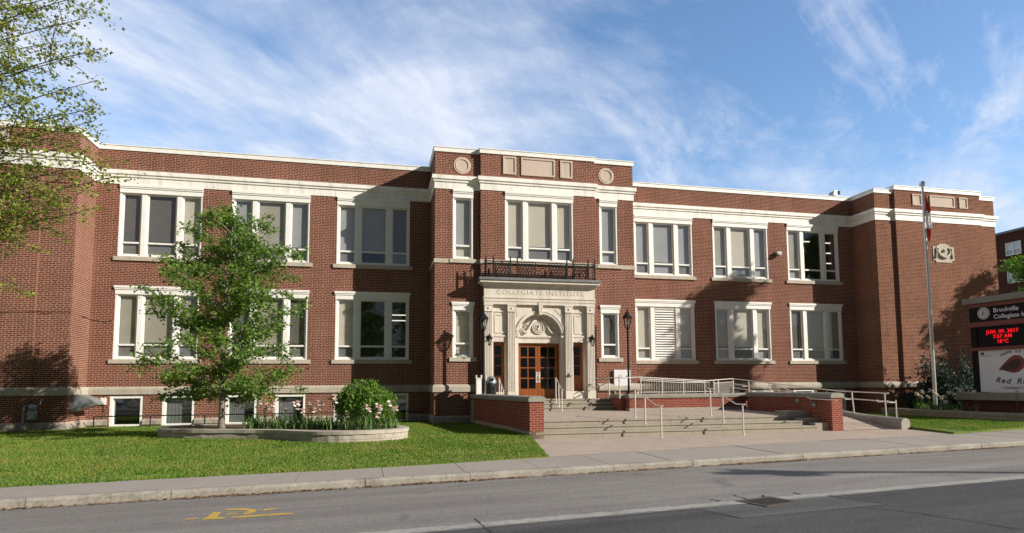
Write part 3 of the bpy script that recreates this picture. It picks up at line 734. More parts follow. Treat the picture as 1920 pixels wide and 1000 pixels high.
sb.box(X0, X1, -2.525, -2.1, 3.53, 4.0); sb.box(X0 - .04, X1 + .04, -2.58, -2.1, 3.50, 3.535)
sb.box(X0 - .06, X1 + .06, -2.60, -2.1, 4.0, 4.06); sb.box(X0 - .12, X1 + .12, -2.70, -2.1, 4.06, 4.11); sb.box(X0 - .2, X1 + .16, -2.80, -2.1, 4.11, 4.21)
surround = sb.build('stone_surround', LIME, school)
mb = MB(); mb.prism([(-2.65, -2.86), (2.54, -2.86), (2.54, -2.2), (-2.65, -2.2)], 4.21, 4.31); mb.build('lead_flashing', LEAD, surround)
text('COLLEGIATE INSTITUTE', 0.285, LIMED, lambda a, b, d: (-0.03 + a * 1.02, -2.527 - d, 3.66 + b), 'carved_lettering', surround, depth=0.004, spacing=1.22, off=-0.003, lift=0.002)
mb = MB()
for r0 in (.27, .20, .12): mb.tube([(AC + r0 * math.cos(R(a)), -2.17, 2.36 + r0 * math.sin(R(a))) for a in range(0, 361, 15)], 0.022, 6, cap=False)
mb.lathe([(0, .05), (.05, .05), (.10, .03), (.25, .025), (.27, 0)], (AC, -2.13, 2.36), 28, ax=AXY)
mb.tube([(AC - .05, -2.2, 2.27), (AC + .02, -2.21, 2.38), (AC - .02, -2.2, 2.45)], .03, 6)
for s in (-1, 1):
    pts = [(AC + s * .08, -2.16, 2.66), (AC + s * .22, -2.18, 2.62), (AC + s * .36, -2.18, 2.42), (AC + s * .48, -2.18, 2.20), (AC + s * .60, -2.18, 2.12), (AC + s * .68, -2.17, 2.18)]
    mb.tube(pts, [.03, .05, .05, .06, .075, .05], 8)
    mb.tube([(AC + s * .70, -2.17, 2.10), (AC + s * .78, -2.16, 2.22), (AC + s * .70, -2.17, 2.32), (AC + s * .64, -2.17, 2.24)], .022, 6)
    mb.tube([(AC + s * .56, -2.17, 2.30), (AC + s * .62, -2.17, 2.44), (AC + s * .52, -2.17, 2.52), (AC + s * .46, -2.17, 2.44)], .025, 6)
    mb.tube([(AC + s * .04, -2.17, 2.70), (AC + s * .16, -2.17, 2.76), (AC + s * .24, -2.17, 2.70)], .03, 6)
mb.build('carved_garland', LIME, surround)
# doors
DY = -1.98
def leaf(x0, x1, hinge):
    mb = MB(); z0, z1 = -.60, 1.62; st = .105
    cols = [(x0 + st, (x0 + x1) / 2 - .022), ((x0 + x1) / 2 + .022, x1 - st)]
    zr = [-.20 + i * 0.435 for i in range(5)]
    mb.box(x0, x0 + st, DY, DY + .045, z0, z1); mb.box(x1 - st, x1, DY, DY + .045, z0, z1)
    mb.box(x0 + st, x1 - st, DY + .001, DY + .044, z0, zr[0]); mb.box(x0 + st, x1 - st, DY + .001, DY + .044, zr[4], z1)
    for z in zr[1:4]: mb.box(x0 + st, x1 - st, DY + .004, DY + .04, z - .022, z + .022)
    mb.box(cols[0][1], cols[1][0], DY + .002, DY + .042, zr[0], zr[4])
    mb.box(x0 + st + .04, x1 - st - .04, DY - .008, DY + .001, z0 + .08, zr[0] - .06)
    d = mb.build('door', WOOD, school)
    g = MB(); g.add([(x0 + st, DY + .022, zr[0]), (x1 - st, DY + .022, zr[0]), (x1 - st, DY + .022, zr[4]), (x0 + st, DY + .022, zr[4])], [(0, 1, 2, 3)]); g.build('pane', GLASS_D, d)
    h = MB(); hx = x1 - .05 if hinge < 0 else x0 + .05
    h.tube([(hx, DY, .16), (hx, DY - .05, .18), (hx, DY - .05, .40), (hx, DY, .42)], .012, 6); h.box(hx - .035, hx + .035, DY - .008, DY, .05, .5)
    h.build('door_handle', STEEL, d)
mb = MB(); mb.box(AC - AR, AC - AR + .07, DY - .03, DY + .1, -.62, 1.70); mb.box(AC + AR - .07, AC + AR, DY - .03, DY + .1, -.62, 1.70); mb.box(AC - AR + .07, AC + AR - .07, DY - .03, DY + .1, 1.63, 1.70)
mb.build('door_frame', WOOD, school)
leaf(AC - AR + .08, AC - .006, -1); leaf(AC + .006, AC + AR - .08, 1)
for x0, x1 in ((-2.00, -1.47), (1.41, 1.94)):
    mb = MB(); y = -1.98; z0, z1 = -.32, 1.72
    mb.box(x0, x0 + .12, y, y + .05, z0, z1); mb.box(x1 - .12, x1, y, y + .05, z0, z1); mb.box(x0 + .12, x1 - .12, y + .002, y + .048, z0, .35); mb.box(x0 + .12, x1 - .12, y + .002, y + .048, 1.58, z1)
    for z in (.76, 1.17): mb.box(x0 + .12, x1 - .12, y + .004, y + .04, z - .02, z + .02)
    sdl = mb.build('sidelight', WOOD, school)
    g = MB(); g.add([(x0 + .1, y + .025, .35), (x1 - .1, y + .025, .35), (x1 - .1, y + .025, 1.58), (x0 + .1, y + .025, 1.58)], [(0, 1, 2, 3)]); g.build('pane', GLASS_D, sdl)
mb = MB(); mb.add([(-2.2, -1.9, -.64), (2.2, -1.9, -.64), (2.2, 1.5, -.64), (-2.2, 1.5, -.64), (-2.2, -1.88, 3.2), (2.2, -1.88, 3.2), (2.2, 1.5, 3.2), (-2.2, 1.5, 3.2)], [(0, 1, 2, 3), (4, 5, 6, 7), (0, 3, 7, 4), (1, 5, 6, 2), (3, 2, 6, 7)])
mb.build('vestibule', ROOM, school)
# balcony railing
mb = MB(); Y = -2.78; zb = 4.31
posts = [-2.36, -2.06, -1.36, -1.07, 1.05, 1.32, 1.98, 2.28]
for x in posts:
    mb.tube([(x, Y, zb), (x, Y, zb + .80), (x, Y, zb + .92)], [.032, .03, .004], 6)
for x in (-2.36, 2.28):
    for y in (-2.60, -2.42): mb.tube([(x, y, zb), (x, y, zb + .8)], .014, 6)
    mb.tube([(x, Y, zb + .66), (x, -2.28, zb + .66)], .014, 6); mb.tube([(x, Y, zb + .08), (x, -2.28, zb + .08)], .014, 6)
for z in (zb + .66, zb + .07, zb + .58): mb.tube([(-2.36, Y, z), (2.28, Y, z)], .022, 6)
def lattice(x0, x1, n):
    w = (x1 - x0) / n; z0, z1 = zb + .08, zb + .57; h = z1 - z0
    for i in range(n):
        a = x0 + i * w
        for k in range(2):
            q0 = z0 + k * h / 2; q1 = q0 + h / 2
            mb.tube([(a, Y, q0), (a + w, Y, q1)], .022, 4); mb.tube([(a + w, Y, q0), (a, Y, q1)], .022, 4)
        mb.tube([(a + w / 2 + .06 * math.cos(R(t)), Y, zb + .62 + .035 * math.sin(R(t))) for t in range(0, 361, 60)], .006, 4, cap=False)
        mb.tube([(a + w / 2, Y, zb + .66), (a + w / 2, Y, zb + .74)], [.012, .002], 4)
lattice(-2.0, -1.42, 5); lattice(-1.0, -.30, 6); lattice(.28, 1.0, 6); lattice(1.37, 1.93, 5)
for t in range(0, 360, 45):
    c, s = math.cos(R(t)), math.sin(R(t)); mb.tube([(-.01 + .05 * c, Y, zb + .33 + .05 * s), (-.01 + .22 * c, Y, zb + .33 + .22 * s)], .010, 4)
for r0 in (.23, .12): mb.tube([(-.01 + r0 * math.cos(R(t)), Y, zb + .33 + r0 * math.sin(R(t))) for t in range(0, 361, 20)], .012, 5, cap=False)
for x in (-1.42, -1.0, 1.0, 1.37, -2.0, 1.93, -.30, .28): mb.tube([(x, Y, zb + .07), (x, Y, zb + .66)], .018, 5)
mb.build('balcony_railing', IRON, school)
# wall lanterns
for x in (-2.22, 2.14):
    mb = MB(); y = -2.72; z = 1.72
    mb.tube([(x, -2.5, z + .14), (x, -2.62, z + .30), (x, y, z + .26)], .016, 6); mb.lathe([(0, .29), (.03, .25), (.10, .17), (.145, .10), (.13, .09)], (x, y, z), 8, smooth=False)
    mb.lathe([(.05, -.17), (.06, -.15), (.06, -.13), (0, -.13)], (x, y, z), 8); mb.lathe([(0, .33), (.015, .31), (.01, .28)], (x, y, z), 6); mb.box(x - .05, x + .05, -2.52, -2.5, z + .02, z + .24)
    for k in range(4):
        a = R(45 + 90 * k); mb.tube([(x + .06 * math.cos(a), y + .06 * math.sin(a), z - .14), (x + .11 * math.cos(a), y + .11 * math.sin(a), z + .10)], .009, 4)
    l = mb.build('wall_lantern', IRON, school)
    g = MB(); g.lathe([(.055, -.14), (.10, .09)], (x, y, z), 8, smooth=False); g.build('lantern_glass', GLASS_C, l)
mb = MB(); mb.lathe([(0, .08), (.06, .07), (.085, .02), (.09, 0)], (1.2, -2.5, .36), 14, ax=AXY); mb.build('intercom', ZINC, school)
# duct hood on the return wall of the left end block, with a small white box beside it
mb = MB(); x0 = -17.45; Y0, Y1 = -1.35, -.55; prof = [(0, -.28), (.30, -.30), (.62, -.42), (.80, -.62), (.80, -.66), (.0, -.92)]
mb.extr(prof, lambda a, b, d: (x0 + a, d, b), Y0, Y1)
mb.build('vent_hood', ZINC, school)
mb = MB(); mb.box(-16.93, -16.76, -.09, .0, -.68, -.42); mb.build('junction_box', FRAME, school)
mb = MB(); mb.tube([(-16.84, -.015, -.42), (-16.83, -.02, -.05), (-16.80, -.08, .0)], .008, 5); mb.tube([(-16.84, -.015, -.68), (-16.84, -.015, -1.0)], .008, 5)
mb.tube([(-24, -1.72, 2.55), (-18.6, -1.72, 2.70), (-17.47, -1.64, 2.72), (-17.42, -.02, 2.60), (-16.9, -.02, 2.52), (-16.62, -.02, 2.62)], .009, 5)
mb.build('cable', IRON, school)
# floodlights
mb = MB(); mb.box(12.86, 13.12, -.22, .0, 6.42, 6.54); mb.box(12.90, 13.08, -.28, -.05, 6.36, 6.42); mb.build('floodlight', ZINC, school)
mb = MB(); mb.extr([(-.16, -.16), (.14, -.20), (.22, .06), (.12, .12), (-.08, .07)], lambda a, b, d: (16.85 + a, d, 9.97 + b), .25, .65); mb.beam((16.8, .45, 9.6), (16.85, .45, 9.95), .08, .08); mb.build('floodlight', ZINC, school)
mb = MB(); mb.box(16.99, 17.09, .22, .68, 9.86, 10.05); mb.build('floodlight_face', BLACK, school)
# ------------------------------------------------------------------ ground, street
mb = MB(); mb.add([(-600, -600, -2.05), (600, -600, -2.05), (600, 600, -2.05), (-600, 600, -2.05)], [(0, 1, 2, 3)])
struct(mb.build('ground', EARTH))
SL = 0.128
yc = lambda x: -15.30 + SL * x                 # street face of the kerb
rd = Vector((1, SL)).normalized(); rn = Vector((SL, -1)).normalized()
def sp(s, t):                                   # street coordinates: along, out from the kerb face
    return (rd.x * s + rn.x * t, -15.30 + rd.y * s + rn.y * t)
def strip(mb, t0, t1, z, s0=-120, s1=120, n=60, jit=0.0, rng=None):
    vs = []
    for i in range(n + 1):
        s = s0 + (s1 - s0) * i / n
        for t in (t0, t1):
            j = rng.uniform(-jit, jit) if rng else 0
            x, y = sp(s, t + j); vs.append((x, y, z))
    mb.add(vs, [(2 * i, 2 * i + 1, 2 * i + 3, 2 * i + 2) for i in range(n)])
mb = MB(); strip(mb, -0.15, 3.82, -1.80); struct(mb.build('parking_lane', ASPH))
mb = MB(); strip(mb, 3.80, 12.6, -1.804); struct(mb.build('road', ASPH2))
rg = random.Random(5)
mb = MB(); strip(mb, 3.56, 3.78, -1.796, -60, 60, 900, 0.035, rg); struct(mb.build('edge_line', LINEP))
# far kerb and pavement where the photographer stands
mb = MB()
mb.prism([sp(-120, 12.6), sp(120, 12.6), sp(120, 40), sp(-120, 40)], -2.0, -1.70); struct(mb.build('far_pavement', WALK))
rg = random.Random(2); mb = MB(); s = -60.0
while s < 60:
    L_ = rg.choice((3.0, 3.0, 1.9)); a, b = s + .006, s + L_ - .006
    p = [sp(a, -.20), sp(b, -.20), sp(b, 0), sp(a, 0)]; dz = rg.uniform(-.006, .006)
    n = 10; o = [sp(a + (b - a) * i / n, 0.0 + rg.uniform(-.008, .008)) for i in range(n + 1)]
    o2 = [sp(a + (b - a) * i / n, -0.04 + rg.uniform(-.01, .01)) for i in range(n + 1)]; bk = [sp(a + (b - a) * i / n, -.20) for i in range(n + 1)]
    vs = [(x, y, -1.9) for x, y in o] + [(x, y, -1.70 + dz + rg.uniform(-.008, .004)) for x, y in o] + [(x, y, -1.66 + dz) for x, y in o2] + [(x, y, -1.66 + dz) for x, y in bk]
    m_ = n + 1
    fs = [(k * m_ + i, k * m_ + i + 1, (k + 1) * m_ + i + 1, (k + 1) * m_ + i) for k in range(3) for i in range(n)]
    fs += [(0, m_, 2 * m_, 3 * m_), (n, 3 * m_ + n, 2 * m_ + n, m_ + n)]
    mb.add(vs, fs); s += L_
struct(mb.build('kerb', CURBM))
# pavement slabs between kerb and lawn
BE = [(-80, -26.5), (-30, -18.1), (-12.7, -15.42), (-7.32, -14.75), (-2.85, -13.82), (1.18, -12.94), (6.4, -12.0), (11.26, -11.33), (14.8, -10.54), (30, -8.3), (80, -1.6)]
def be(x):
    for (a, p), (b, q) in zip(BE, BE[1:]):
        if a <= x <= b: return p + (q - p) * (x - a) / (b - a)
    return BE[-1][1]
rg = random.Random(9); mb = MB(); x = -50.05
while x < 55:
    a, b = x + .006, x + 1.494; dz = rg.uniform(-.006, .006)
    mb.prism([(a + .02, yc(a) + .212), (b + .02, yc(b) + .212), (b, be(b)), (a, be(a))], -1.85, -1.662 + dz); x += 1.5
struct(mb.build('pavement', WALK))
mb = MB(); mb.add([(-50, yc(-50) + .19, -1.672), (55, yc(55) + .19, -1.672), (55, be(55), -1.672), (-50, be(-50), -1.672)], [(0, 1, 2, 3)])
mb2 = MB(); n = 60
vs = []
for i in range(n + 1):
    x = -50 + 105 * i / n; vs += [(x, yc(x) + .19, -1.676), (x, be(x), -1.676)]
mb2.add(vs, [(2 * i, 2 * i + 2, 2 * i + 3, 2 * i + 1) for i in range(n)]); struct(mb2.build('pavement_bed', SOIL))
# paved forecourt between pavement and steps
mb = MB()
mb.add([(x, y, -1.664) for x, y in [(-2.86, -13.80), (1.18, -12.92), (6.4, -11.98), (10.9, -11.38), (11.45, -9.3), (11.0, -6.5), (9.6, -2), (8.2, -2), (8.3, -8.6), (-1.8, -8.6), (-2.12, -9.25)]], [tuple(range(11))])
struct(mb.build('forecourt_paving', PAVER))
# lawns
ZLY = [(-30, -1.668), (-15.5, -1.668), (-13.5, -1.645), (-9.5, -1.575), (-7.8, -1.535), (-4, -1.53), (0, -1.55), (60, -1.6)]
def zl(y): return float(np.interp(y, [p[0] for p in ZLY], [p[1] for p in ZLY]))
def lawn(rows, name):
    mb = MB(); vs = []; n = 24
    for y, xa, xb in rows:
        for i in range(n + 1):
            x = xa + (xb - xa) * i / n; yy = y if not callable(y) else y(x)
            vs.append((x, yy, zl(yy)))
    fs = [(r * (n + 1) + i, r * (n + 1) + i + 1, (r + 1) * (n + 1) + i + 1, (r + 1) * (n + 1) + i) for r in range(len(rows) - 1) for i in range(n)]
    mb.add(vs, fs); R_ = len(rows)
    rim = [i for i in range(n + 1)] + [r * (n + 1) + n for r in range(1, R_)] + [(R_ - 1) * (n + 1) + i for i in range(n - 1, -1, -1)] + [r * (n + 1) for r in range(R_ - 2, 0, -1)]
    k = len(rim); mb.add([vs[i] for i in rim] + [(vs[i][0], vs[i][1], -1.9) for i in rim], [(k + i, k + (i + 1) % k, (i + 1) % k, i) for i in range(k)])
    return struct(mb.build(name, TURF))
def xr(y):     # right-hand edge of the left lawn
    return -2.85 + (y + 2.1) * (-0.1) if y > -9.25 else -2.14 + (y + 9.25) * (0.72 / 4.55)
def edge(f): return lambda x: be(x) + (9.0 + 0) * 0
rows = []
for k in range(13):
    t = k / 12
    rows.append(((lambda x, t=t: (be(x) - .03) * (1 - t) + (-9.25 if x > -60 else -9.25) * t), -60, -2.86 + (0.72) * t))
for y in (-8, -6.5, -5, -3.5, -2.1, 0.1): rows.append((y, -60, xr(y) if y < -2.2 else (-2.85 if y < -2 else -4.3)))
lawn(rows, 'lawn')
rows = []
for k in range(9):
    t = k / 8; rows.append(((lambda x, t=t: (be(x) - .04) * (1 - t) - 9.3 * t if be(x) < -9.3 else be(x) + t * 0.01), 10.92 + .5 * t, 20))
for y in (-7, -5, -3, -1.5, 0.2): rows.append((y, 11.42 + (y + 9.3) * -0.14, 20))
lawn(rows, 'lawn')
mb = MB(); mb.prism([(20, be(20)), (60, be(60)), (60, 40), (20, 0.2)], -1.9, lambda x, y: zl(y)); struct(mb.build('lawn', TURF))
# grass blades
def blades(n, sample, name, seed, h=(0.018, 0.055), w=0.013):
    r = np.random.default_rng(seed); P = sample(r, n); n = len(P)
    a = r.uniform(0, 2 * np.pi, n); ln = r.uniform(h[0], h[1], n); lean = r.uniform(0, .75, n); la = r.uniform(0, 2 * np.pi, n)
    d = np.stack([np.cos(a), np.sin(a), np.zeros(n)], 1) * w * r.uniform(.7, 1.4, n)[:, None]
    tip = P + np.stack([np.cos(la) * lean * ln, np.sin(la) * lean * ln, ln], 1)
    V = np.stack([P - d, P + d, tip], 1).reshape(-1, 3).astype(np.float32)
    me = bpy.data.meshes.new(name); me.vertices.add(3 * n); me.vertices.foreach_set('co', V.ravel())
    me.loops.add(3 * n); me.loops.foreach_set('vertex_index', np.arange(3 * n, dtype=np.int32))
    me.polygons.add(n); me.polygons.foreach_set('loop_start', np.arange(0, 3 * n, 3, dtype=np.int32)); me.polygons.foreach_set('loop_total', np.full(n, 3, np.int32))
    me.materials.append(GRASS); me.update(); me.validate()
    o = bpy.data.objects.new(name, me); COL.objects.link(o); return struct(o, 'stuff')
def zls(y): return np.interp(y, [p[0] for p in ZLY], [p[1] for p in ZLY])
bex = np.array([p[0] for p in BE]); bey = np.array([p[1] for p in BE])
def samp_left(r, n):
    x = r.uniform(-21, -1.9, n); y = r.uniform(-17, 0, n); b = np.interp(x, bex, bey)
    xe = np.where(y > -9.25, -2.85 - (y + 2.1) * 0.1, -2.14 + (y + 9.25) * (0.72 / 4.55))
    clump = np.sin(x * 2.1 + np.sin(y * 1.7) * 2) * np.sin(y * 2.6 + np.sin(x * 1.3) * 2)
    k = (y > b + .0) & (x < xe) & ~((x < -17.4) & (y > -1.75)) & ~((x > -4.4) & (y > -2.1)) & (r.uniform(0, 1, n) < 0.62 + .38 * clump)
    x, y = x[k], y[k]; return np.stack([x, y, zls(y) - .004], 1)
def samp_right(r, n):
    x = r.uniform(9.5, 24, n); y = r.uniform(-11.8, -1, n); b = np.interp(x, bex, bey)
    k = (y > b) & (x > 11.42 - .14 * (y + 9.3)) & (x > 10.92 + .22 * (y + 11.4)) & ~((x > 17.4) & (y > -1.75))
    x, y = x[k], y[k]; return np.stack([x, y, zls(y) - .004], 1)
blades(420000, samp_left, 'grass', 1); blades(90000, samp_right, 'grass', 2)
# litter along the kerb
r_ = np.random.default_rng(4); mb = MB(); rg = random.Random(8)
for i in range(5200):
    s = rg.uniform(-13, 14); dens = .35 + .65 * abs(math.sin(s * .9) * math.sin(s * .37 + 1))
    if rg.random() > dens: continue
    t = abs(rg.gauss(0, .06)) + .012; x, y = sp(s, t); z = -1.794 + rg.uniform(0, .022); a = rg.uniform(0, 6.28); L_ = rg.uniform(.012, .042); c, d = math.cos(a) * L_, math.sin(a) * L_
    mb.add([(x - c, y - d, z), (x + d * .5, y - c * .5, z + .006), (x + c, y + d, z + .004), (x - d * .5, y + c * .5, z + .002)], [(0, 1, 2, 3)])
for i in range(420):
    x = rg.uniform(-14, 14); y = be(x) + rg.uniform(-2.3, .15) if x < -3 else rg.uniform(yc(x) + .3, -9.4); z = -1.654; a = rg.uniform(0, 6.28); L_ = rg.uniform(.008, .022); c, d = math.cos(a) * L_, math.sin(a) * L_
    if y < yc(x) + .05: z = -1.79
    mb.add([(x - c, y - d, z), (x + d * .5, y - c * .5, z + .006), (x + c, y + d, z + .004), (x - d * .5, y + c * .5, z + .002)], [(0, 1, 2, 3)])
struct(mb.build('leaf_litter', DEBRIS), 'stuff')
# storm drain, cracks, yellow paint
g = thing('storm_drain', 'rusty iron storm drain grate set in the road beside the worn white line', 'drain grate')
c = Vector((-.99, -19.27)); e1 = Vector((.61, .16)).normalized(); e2 = Vector((-.19, .47)).normalized()
q = lambda a, b: tuple(c + e1 * a + e2 * b)
mb = MB()
for a0, a1, b0, b1 in ((-.36, .36, -.27, -.22), (-.36, .36, .22, .27), (-.36, -.31, -.22, .22), (.31, .36, -.22, .22)): mb.prism([q(a0, b0), q(a1, b0), q(a1, b1), q(a0, b1)], -1.85, -1.788)
for i in range(9):
    a = -.29 + i * .0725; mb.prism([q(a - .016, -.22), q(a + .016, -.22), q(a + .016, .22), q(a - .016, .22)], -1.83, -1.789)
mb.build('grate', simple('rusty_iron', (0.07, 0.055, 0.045), 0.8, var=0.4, scale=20), g)
mb = MB(); mb.prism([q(-.34, -.25), q(.34, -.25), q(.34, .25), q(-.34, .25)], -1.84, -1.7955); mb.build('shaft', BLACK, g)
mb = MB(); mb.add([(x, y, -1.8005) for x, y in [(-2.3, -19.42), (-2.02, -20.2), (-1.1, -20.08), (0, -19.97), (.55, -19.9), (.16, -19.0), (-.3, -18.98), (-1.5, -19.2)]], [tuple(range(8))]); struct(mb.build('road_patch', ASPH3))
cr = MB()
for pts, w in (([(-1.17, -18.61), (-1.17, -19.04)], .012), ([(.19, -19.08), (.34, -19.54), (.53, -19.88)], .012), ([(-2.22, -19.45), (-2.01, -20.2)], .007), ([(-2.01, -20.2), (-1.1, -20.08), (0, -19.97)], .006),
               ([(0, -19.96), (.26, -20.27), (.43, -20.5), (.56, -20.89), (.71, -21.17), (.74, -21.46), (.9, -21.9), (.95, -22.6)], .014), ([(-1.72, -18.88), (-1.64, -19.05)], .02), ([(-.77, -18.79), (-.83, -19.06)], .025), ([(-.13, -18.69), (-.13, -18.86)], .02), ([(-5.4, -19.3), (-5.36, -19.8), (-5.3, -20.3)], .008)):
    rg = random.Random(len(pts)); P = []
    for (x0, y0), (x1, y1) in zip(pts, pts[1:]):
        for i in range(8): t = i / 8; P.append((x0 + (x1 - x0) * t + rg.uniform(-.012, .012), y0 + (y1 - y0) * t))
    P.append(pts[-1]); vs = []
    for x, y in P:
        ww = w * rg.uniform(.5, 1.3); vs += [(x - ww, y, -1.7925), (x + ww, y, -1.7925)]
    cr.add(vs, [(2 * i, 2 * i + 1, 2 * i + 3, 2 * i + 2) for i in range(len(P) - 1)])
struct(cr.build('road_crack', CRACKM))
mb = MB()
for p in ([(-9.14, -18.37), (-8.99, -18.32), (-9.01, -18.24), (-9.14, -18.28)],
          [(-8.92, -18.42), (-8.65, -18.40), (-8.66, -18.31), (-8.77, -18.27), (-8.79, -17.92), (-8.91, -17.87), (-8.90, -18.23), (-8.93, -18.26)],
          [(-8.81, -17.81), (-8.77, -17.68), (-8.56, -17.68), (-8.41, -17.78), (-8.33, -17.87), (-8.32, -18.05), (-8.39, -18.17), (-8.47, -18.20), (-8.46, -18.01), (-8.43, -17.89), (-8.62, -17.82)],
          [(-8.71, -18.15), (-8.55, -18.09), (-8.54, -18.03), (-8.68, -18.05)],
          [(-8.57, -18.42), (-7.79, -18.33), (-7.79, -18.24), (-7.99, -18.22), (-8.56, -18.29)], [(-8.24, -17.98), (-8.24, -17.86), (-8.07, -17.79), (-8.09, -17.90)]):
    mb.add([(x, y, -1.7955) for x, y in p], [tuple(range(len(p)))])
struct(mb.build('road_marking', YEL))

# ------------------------------------------------------------------ terrace, steps, walls
def zt(y): return -1.17 + (y + 8.2) * 0.0222          # terrace falls slightly to the street
mb = MB(); mb.prism([(-2.75, -3.6), (-2.05, -7.9), (8.2, -7.9), (7.8, -3.6)], -1.8, lambda x, y: zt(y)); struct(mb.build('terrace_paving', PAVER))
stairs = thing('front_steps', 'broad flight of three weathered concrete steps up to the brick terrace', 'steps')
rg = random.Random(3)
for k, (y0, y1, z1, xe) in enumerate(((-9.1, -8.6, -1.485, 7.85), (-8.65, -8.15, -1.33, 7.6), (-8.2, -7.86, -1.172, 7.4))):
    mb = MB(); xj = [-2.02, -.2 + .3 * k, 2.5 + .2 * k, 4.3 + .2 * k, xe]
    for a, b in zip(xj, xj[1:]): dy, dz = rg.uniform(-.004, .004), rg.uniform(-.003, .003); mb.box(a + .004, b - .004, y0 + dy + .03, y1, -1.9, z1 + dz - .05); mb.box(a + .004, b - .004, y0 + dy, y1, z1 + dz - .05, z1 + dz)
    mb.build('step', CONC, stairs)
mb = MB(); mb.box(7.86, 8.42, -8.95, -8.55, -1.9, -1.40); mb.box(7.61, 8.40, -8.54, -8.1, -1.9, -1.26); mb.box(7.41, 8.38, -8.09, -7.4, -1.9, -1.02)
mb.build('cheek_block', CONC, stairs)
entry = thing('entrance_steps', 'short flight of concrete steps rising from the terrace to the wooden doors', 'steps')
for k, (y0, y1, z1) in enumerate(((-3.55, -2.0, -.92), (-3.20, -2.0, -.77), (-2.85, -2.0, -.62))):
    mb = MB(); mb.box(-2.75 if k < 2 else -2.9, 3.0, y0, y1 if k == 2 else (-3.2 if k == 0 else -2.85), z1 - .045, z1); mb.box(-2.75 if k < 2 else -2.9, 3.0, y0 + .03, y1 if k == 2 else (-3.17 if k == 0 else -2.82), -1.5, z1 - .045); mb.build('step', CONC, entry)
# raised ramp landing right of the entrance
mb = MB(); mb.prism([(3.0, -4.15), (8.1, -4.15), (9.4, -2.2), (9.4, 0), (3.0, 0)], -1.7, -.60); struct(mb.build('ramp_landing', CONC))
def cope_wall(name, label, a, b, w, z0, z1, ch, base=None, ends=True, cw=.05, parts=None):
    """brick garden wall from a to b with a rounded stone coping"""
    t = thing(name, label, 'garden wall')
    A, B = Vector(a), Vector(b); d = (B - A).normalized(); n = Vector((-d.y, d.x))
    mb = MB(); P = lambda s, o: tuple(A + d * s + n * o); L_ = (B - A).length
    mb.prism([P(0, -w / 2), P(L_, -w / 2), P(L_, w / 2), P(0, w / 2)], z0, z1); mb.build('brickwork', BRICK_RED, t)
    cp = MB(); hw = w / 2 + cw; prof = [(-hw, z1), (hw, z1), (hw, z1 + ch * .60), (hw * .80, z1 + ch * .88), (hw * .35, z1 + ch), (-hw * .35, z1 + ch), (-hw * .80, z1 + ch * .88), (-hw, z1 + ch * .60)]
    cp.extr(prof, lambda o, z, s: (*P(s, o), z), -.04 if ends else 0, L_ + .04); cp.build('coping', COPING_S, t)
    return t, A, d, n, L_
lw, A, d, n, L_ = cope_wall('brick_wall', 'dark shaded brick wall with rounded stone coping between lawn and steps', (-1.92, -9.1), (-2.68, -2.35), .46, -1.9, -.55, .17)
mb = MB(); k = 9
for i in range(k):
    s0, s1 = L_ * i / k, L_ * (i + 1) / k; q = lambda s, o: tuple(A + d * s + n * o); zz = zl(A.y + d.y * s0) + .10
    mb.prism([q(s0, -.24), q(s1 - .002, -.24), q(s1 - .002, .24), q(s0, .24)], -2, zz + .03)
mb.build('concrete_base', CONC, lw)
rw, A, d, n, L_ = cope_wall('brick_wall', 'long brick wall with rounded coping between steps and ramp', (8.63, -9.1), (8.20, -4.75), .46, -1.9, -.55, .17)
for s, z in ((1.55, -.69), (.78, -.82)):
    mb = MB(); p = A + d * s + n * .24; mb.lathe([(0, .07), (.06, .06), (.09, .02), (.095, 0)], (p.x - .0, p.y, z), 14, ax=Matrix.Rotation(R(-90), 3, 'Y')); mb.build('bulkhead_lamp', ZINC, rw)
fw, A, d, n, L_ = cope_wall('brick_wall', 'low brick wall with flat stone coping below the picket railing', (3.0, -4.3), (8.30, -4.3), .40, -1.9, -.585, .16)
mb = MB(); mb.box(2.98, 8.3, -4.53, -4.49, -1.9, -.98); mb.box(2.98, 3.0, -4.5, -4.1, -1.9, -.98); mb.build('concrete_base', CONC_L, fw)
mb = MB(); mb.box(2.80, 3.2, -4.08, -2.9, -1.9, -.585); mb.build('brickwork', BRICK_RED, fw)
mb = MB(); mb.box(2.74, 3.24, -4.06, -2.9, -.585, -.44); mb.build('coping', COPING_S, fw)
# ramp and its kerb
mb = MB(); mb.add([(9.0, -9.0, -1.655), (11.1, -9.0, -1.655), (10.5, -3.0, -.62), (8.5, -3.0, -.62), (10.4, -1.0, -.61), (8.4, -1.0, -.61)], [(0, 1, 2, 3), (3, 2, 4, 5)]); struct(mb.build('ramp', PAVER))
t = thing('ramp_kerb', 'low concrete kerb wall with a rounded end beside the ramp', 'kerb wall')
a_, b_ = Vector((11.2, -9.3)), Vector((10.45, -1.8)); d = (b_ - a_).normalized(); n = Vector((-d.y, d.x))
mb = MB(); prof = [(-.2, -1.9), (.2, -1.9), (.2, -1.42), (.15, -1.33), (.06, -1.285), (-.06, -1.285), (-.15, -1.33), (-.2, -1.42)]
for s0, s1 in ((0, 1.6), (1.61, 3.5), (3.51, 7.5)): mb.extr(prof, lambda o, z, s: (a_.x + d.x * s + n.x * o, a_.y + d.y * s + n.y * o, z + (0.10 * max(0, s - 1) if z > -1.5 else 0)), s0, s1)
mb.build('kerb_block', CONC_L, t)

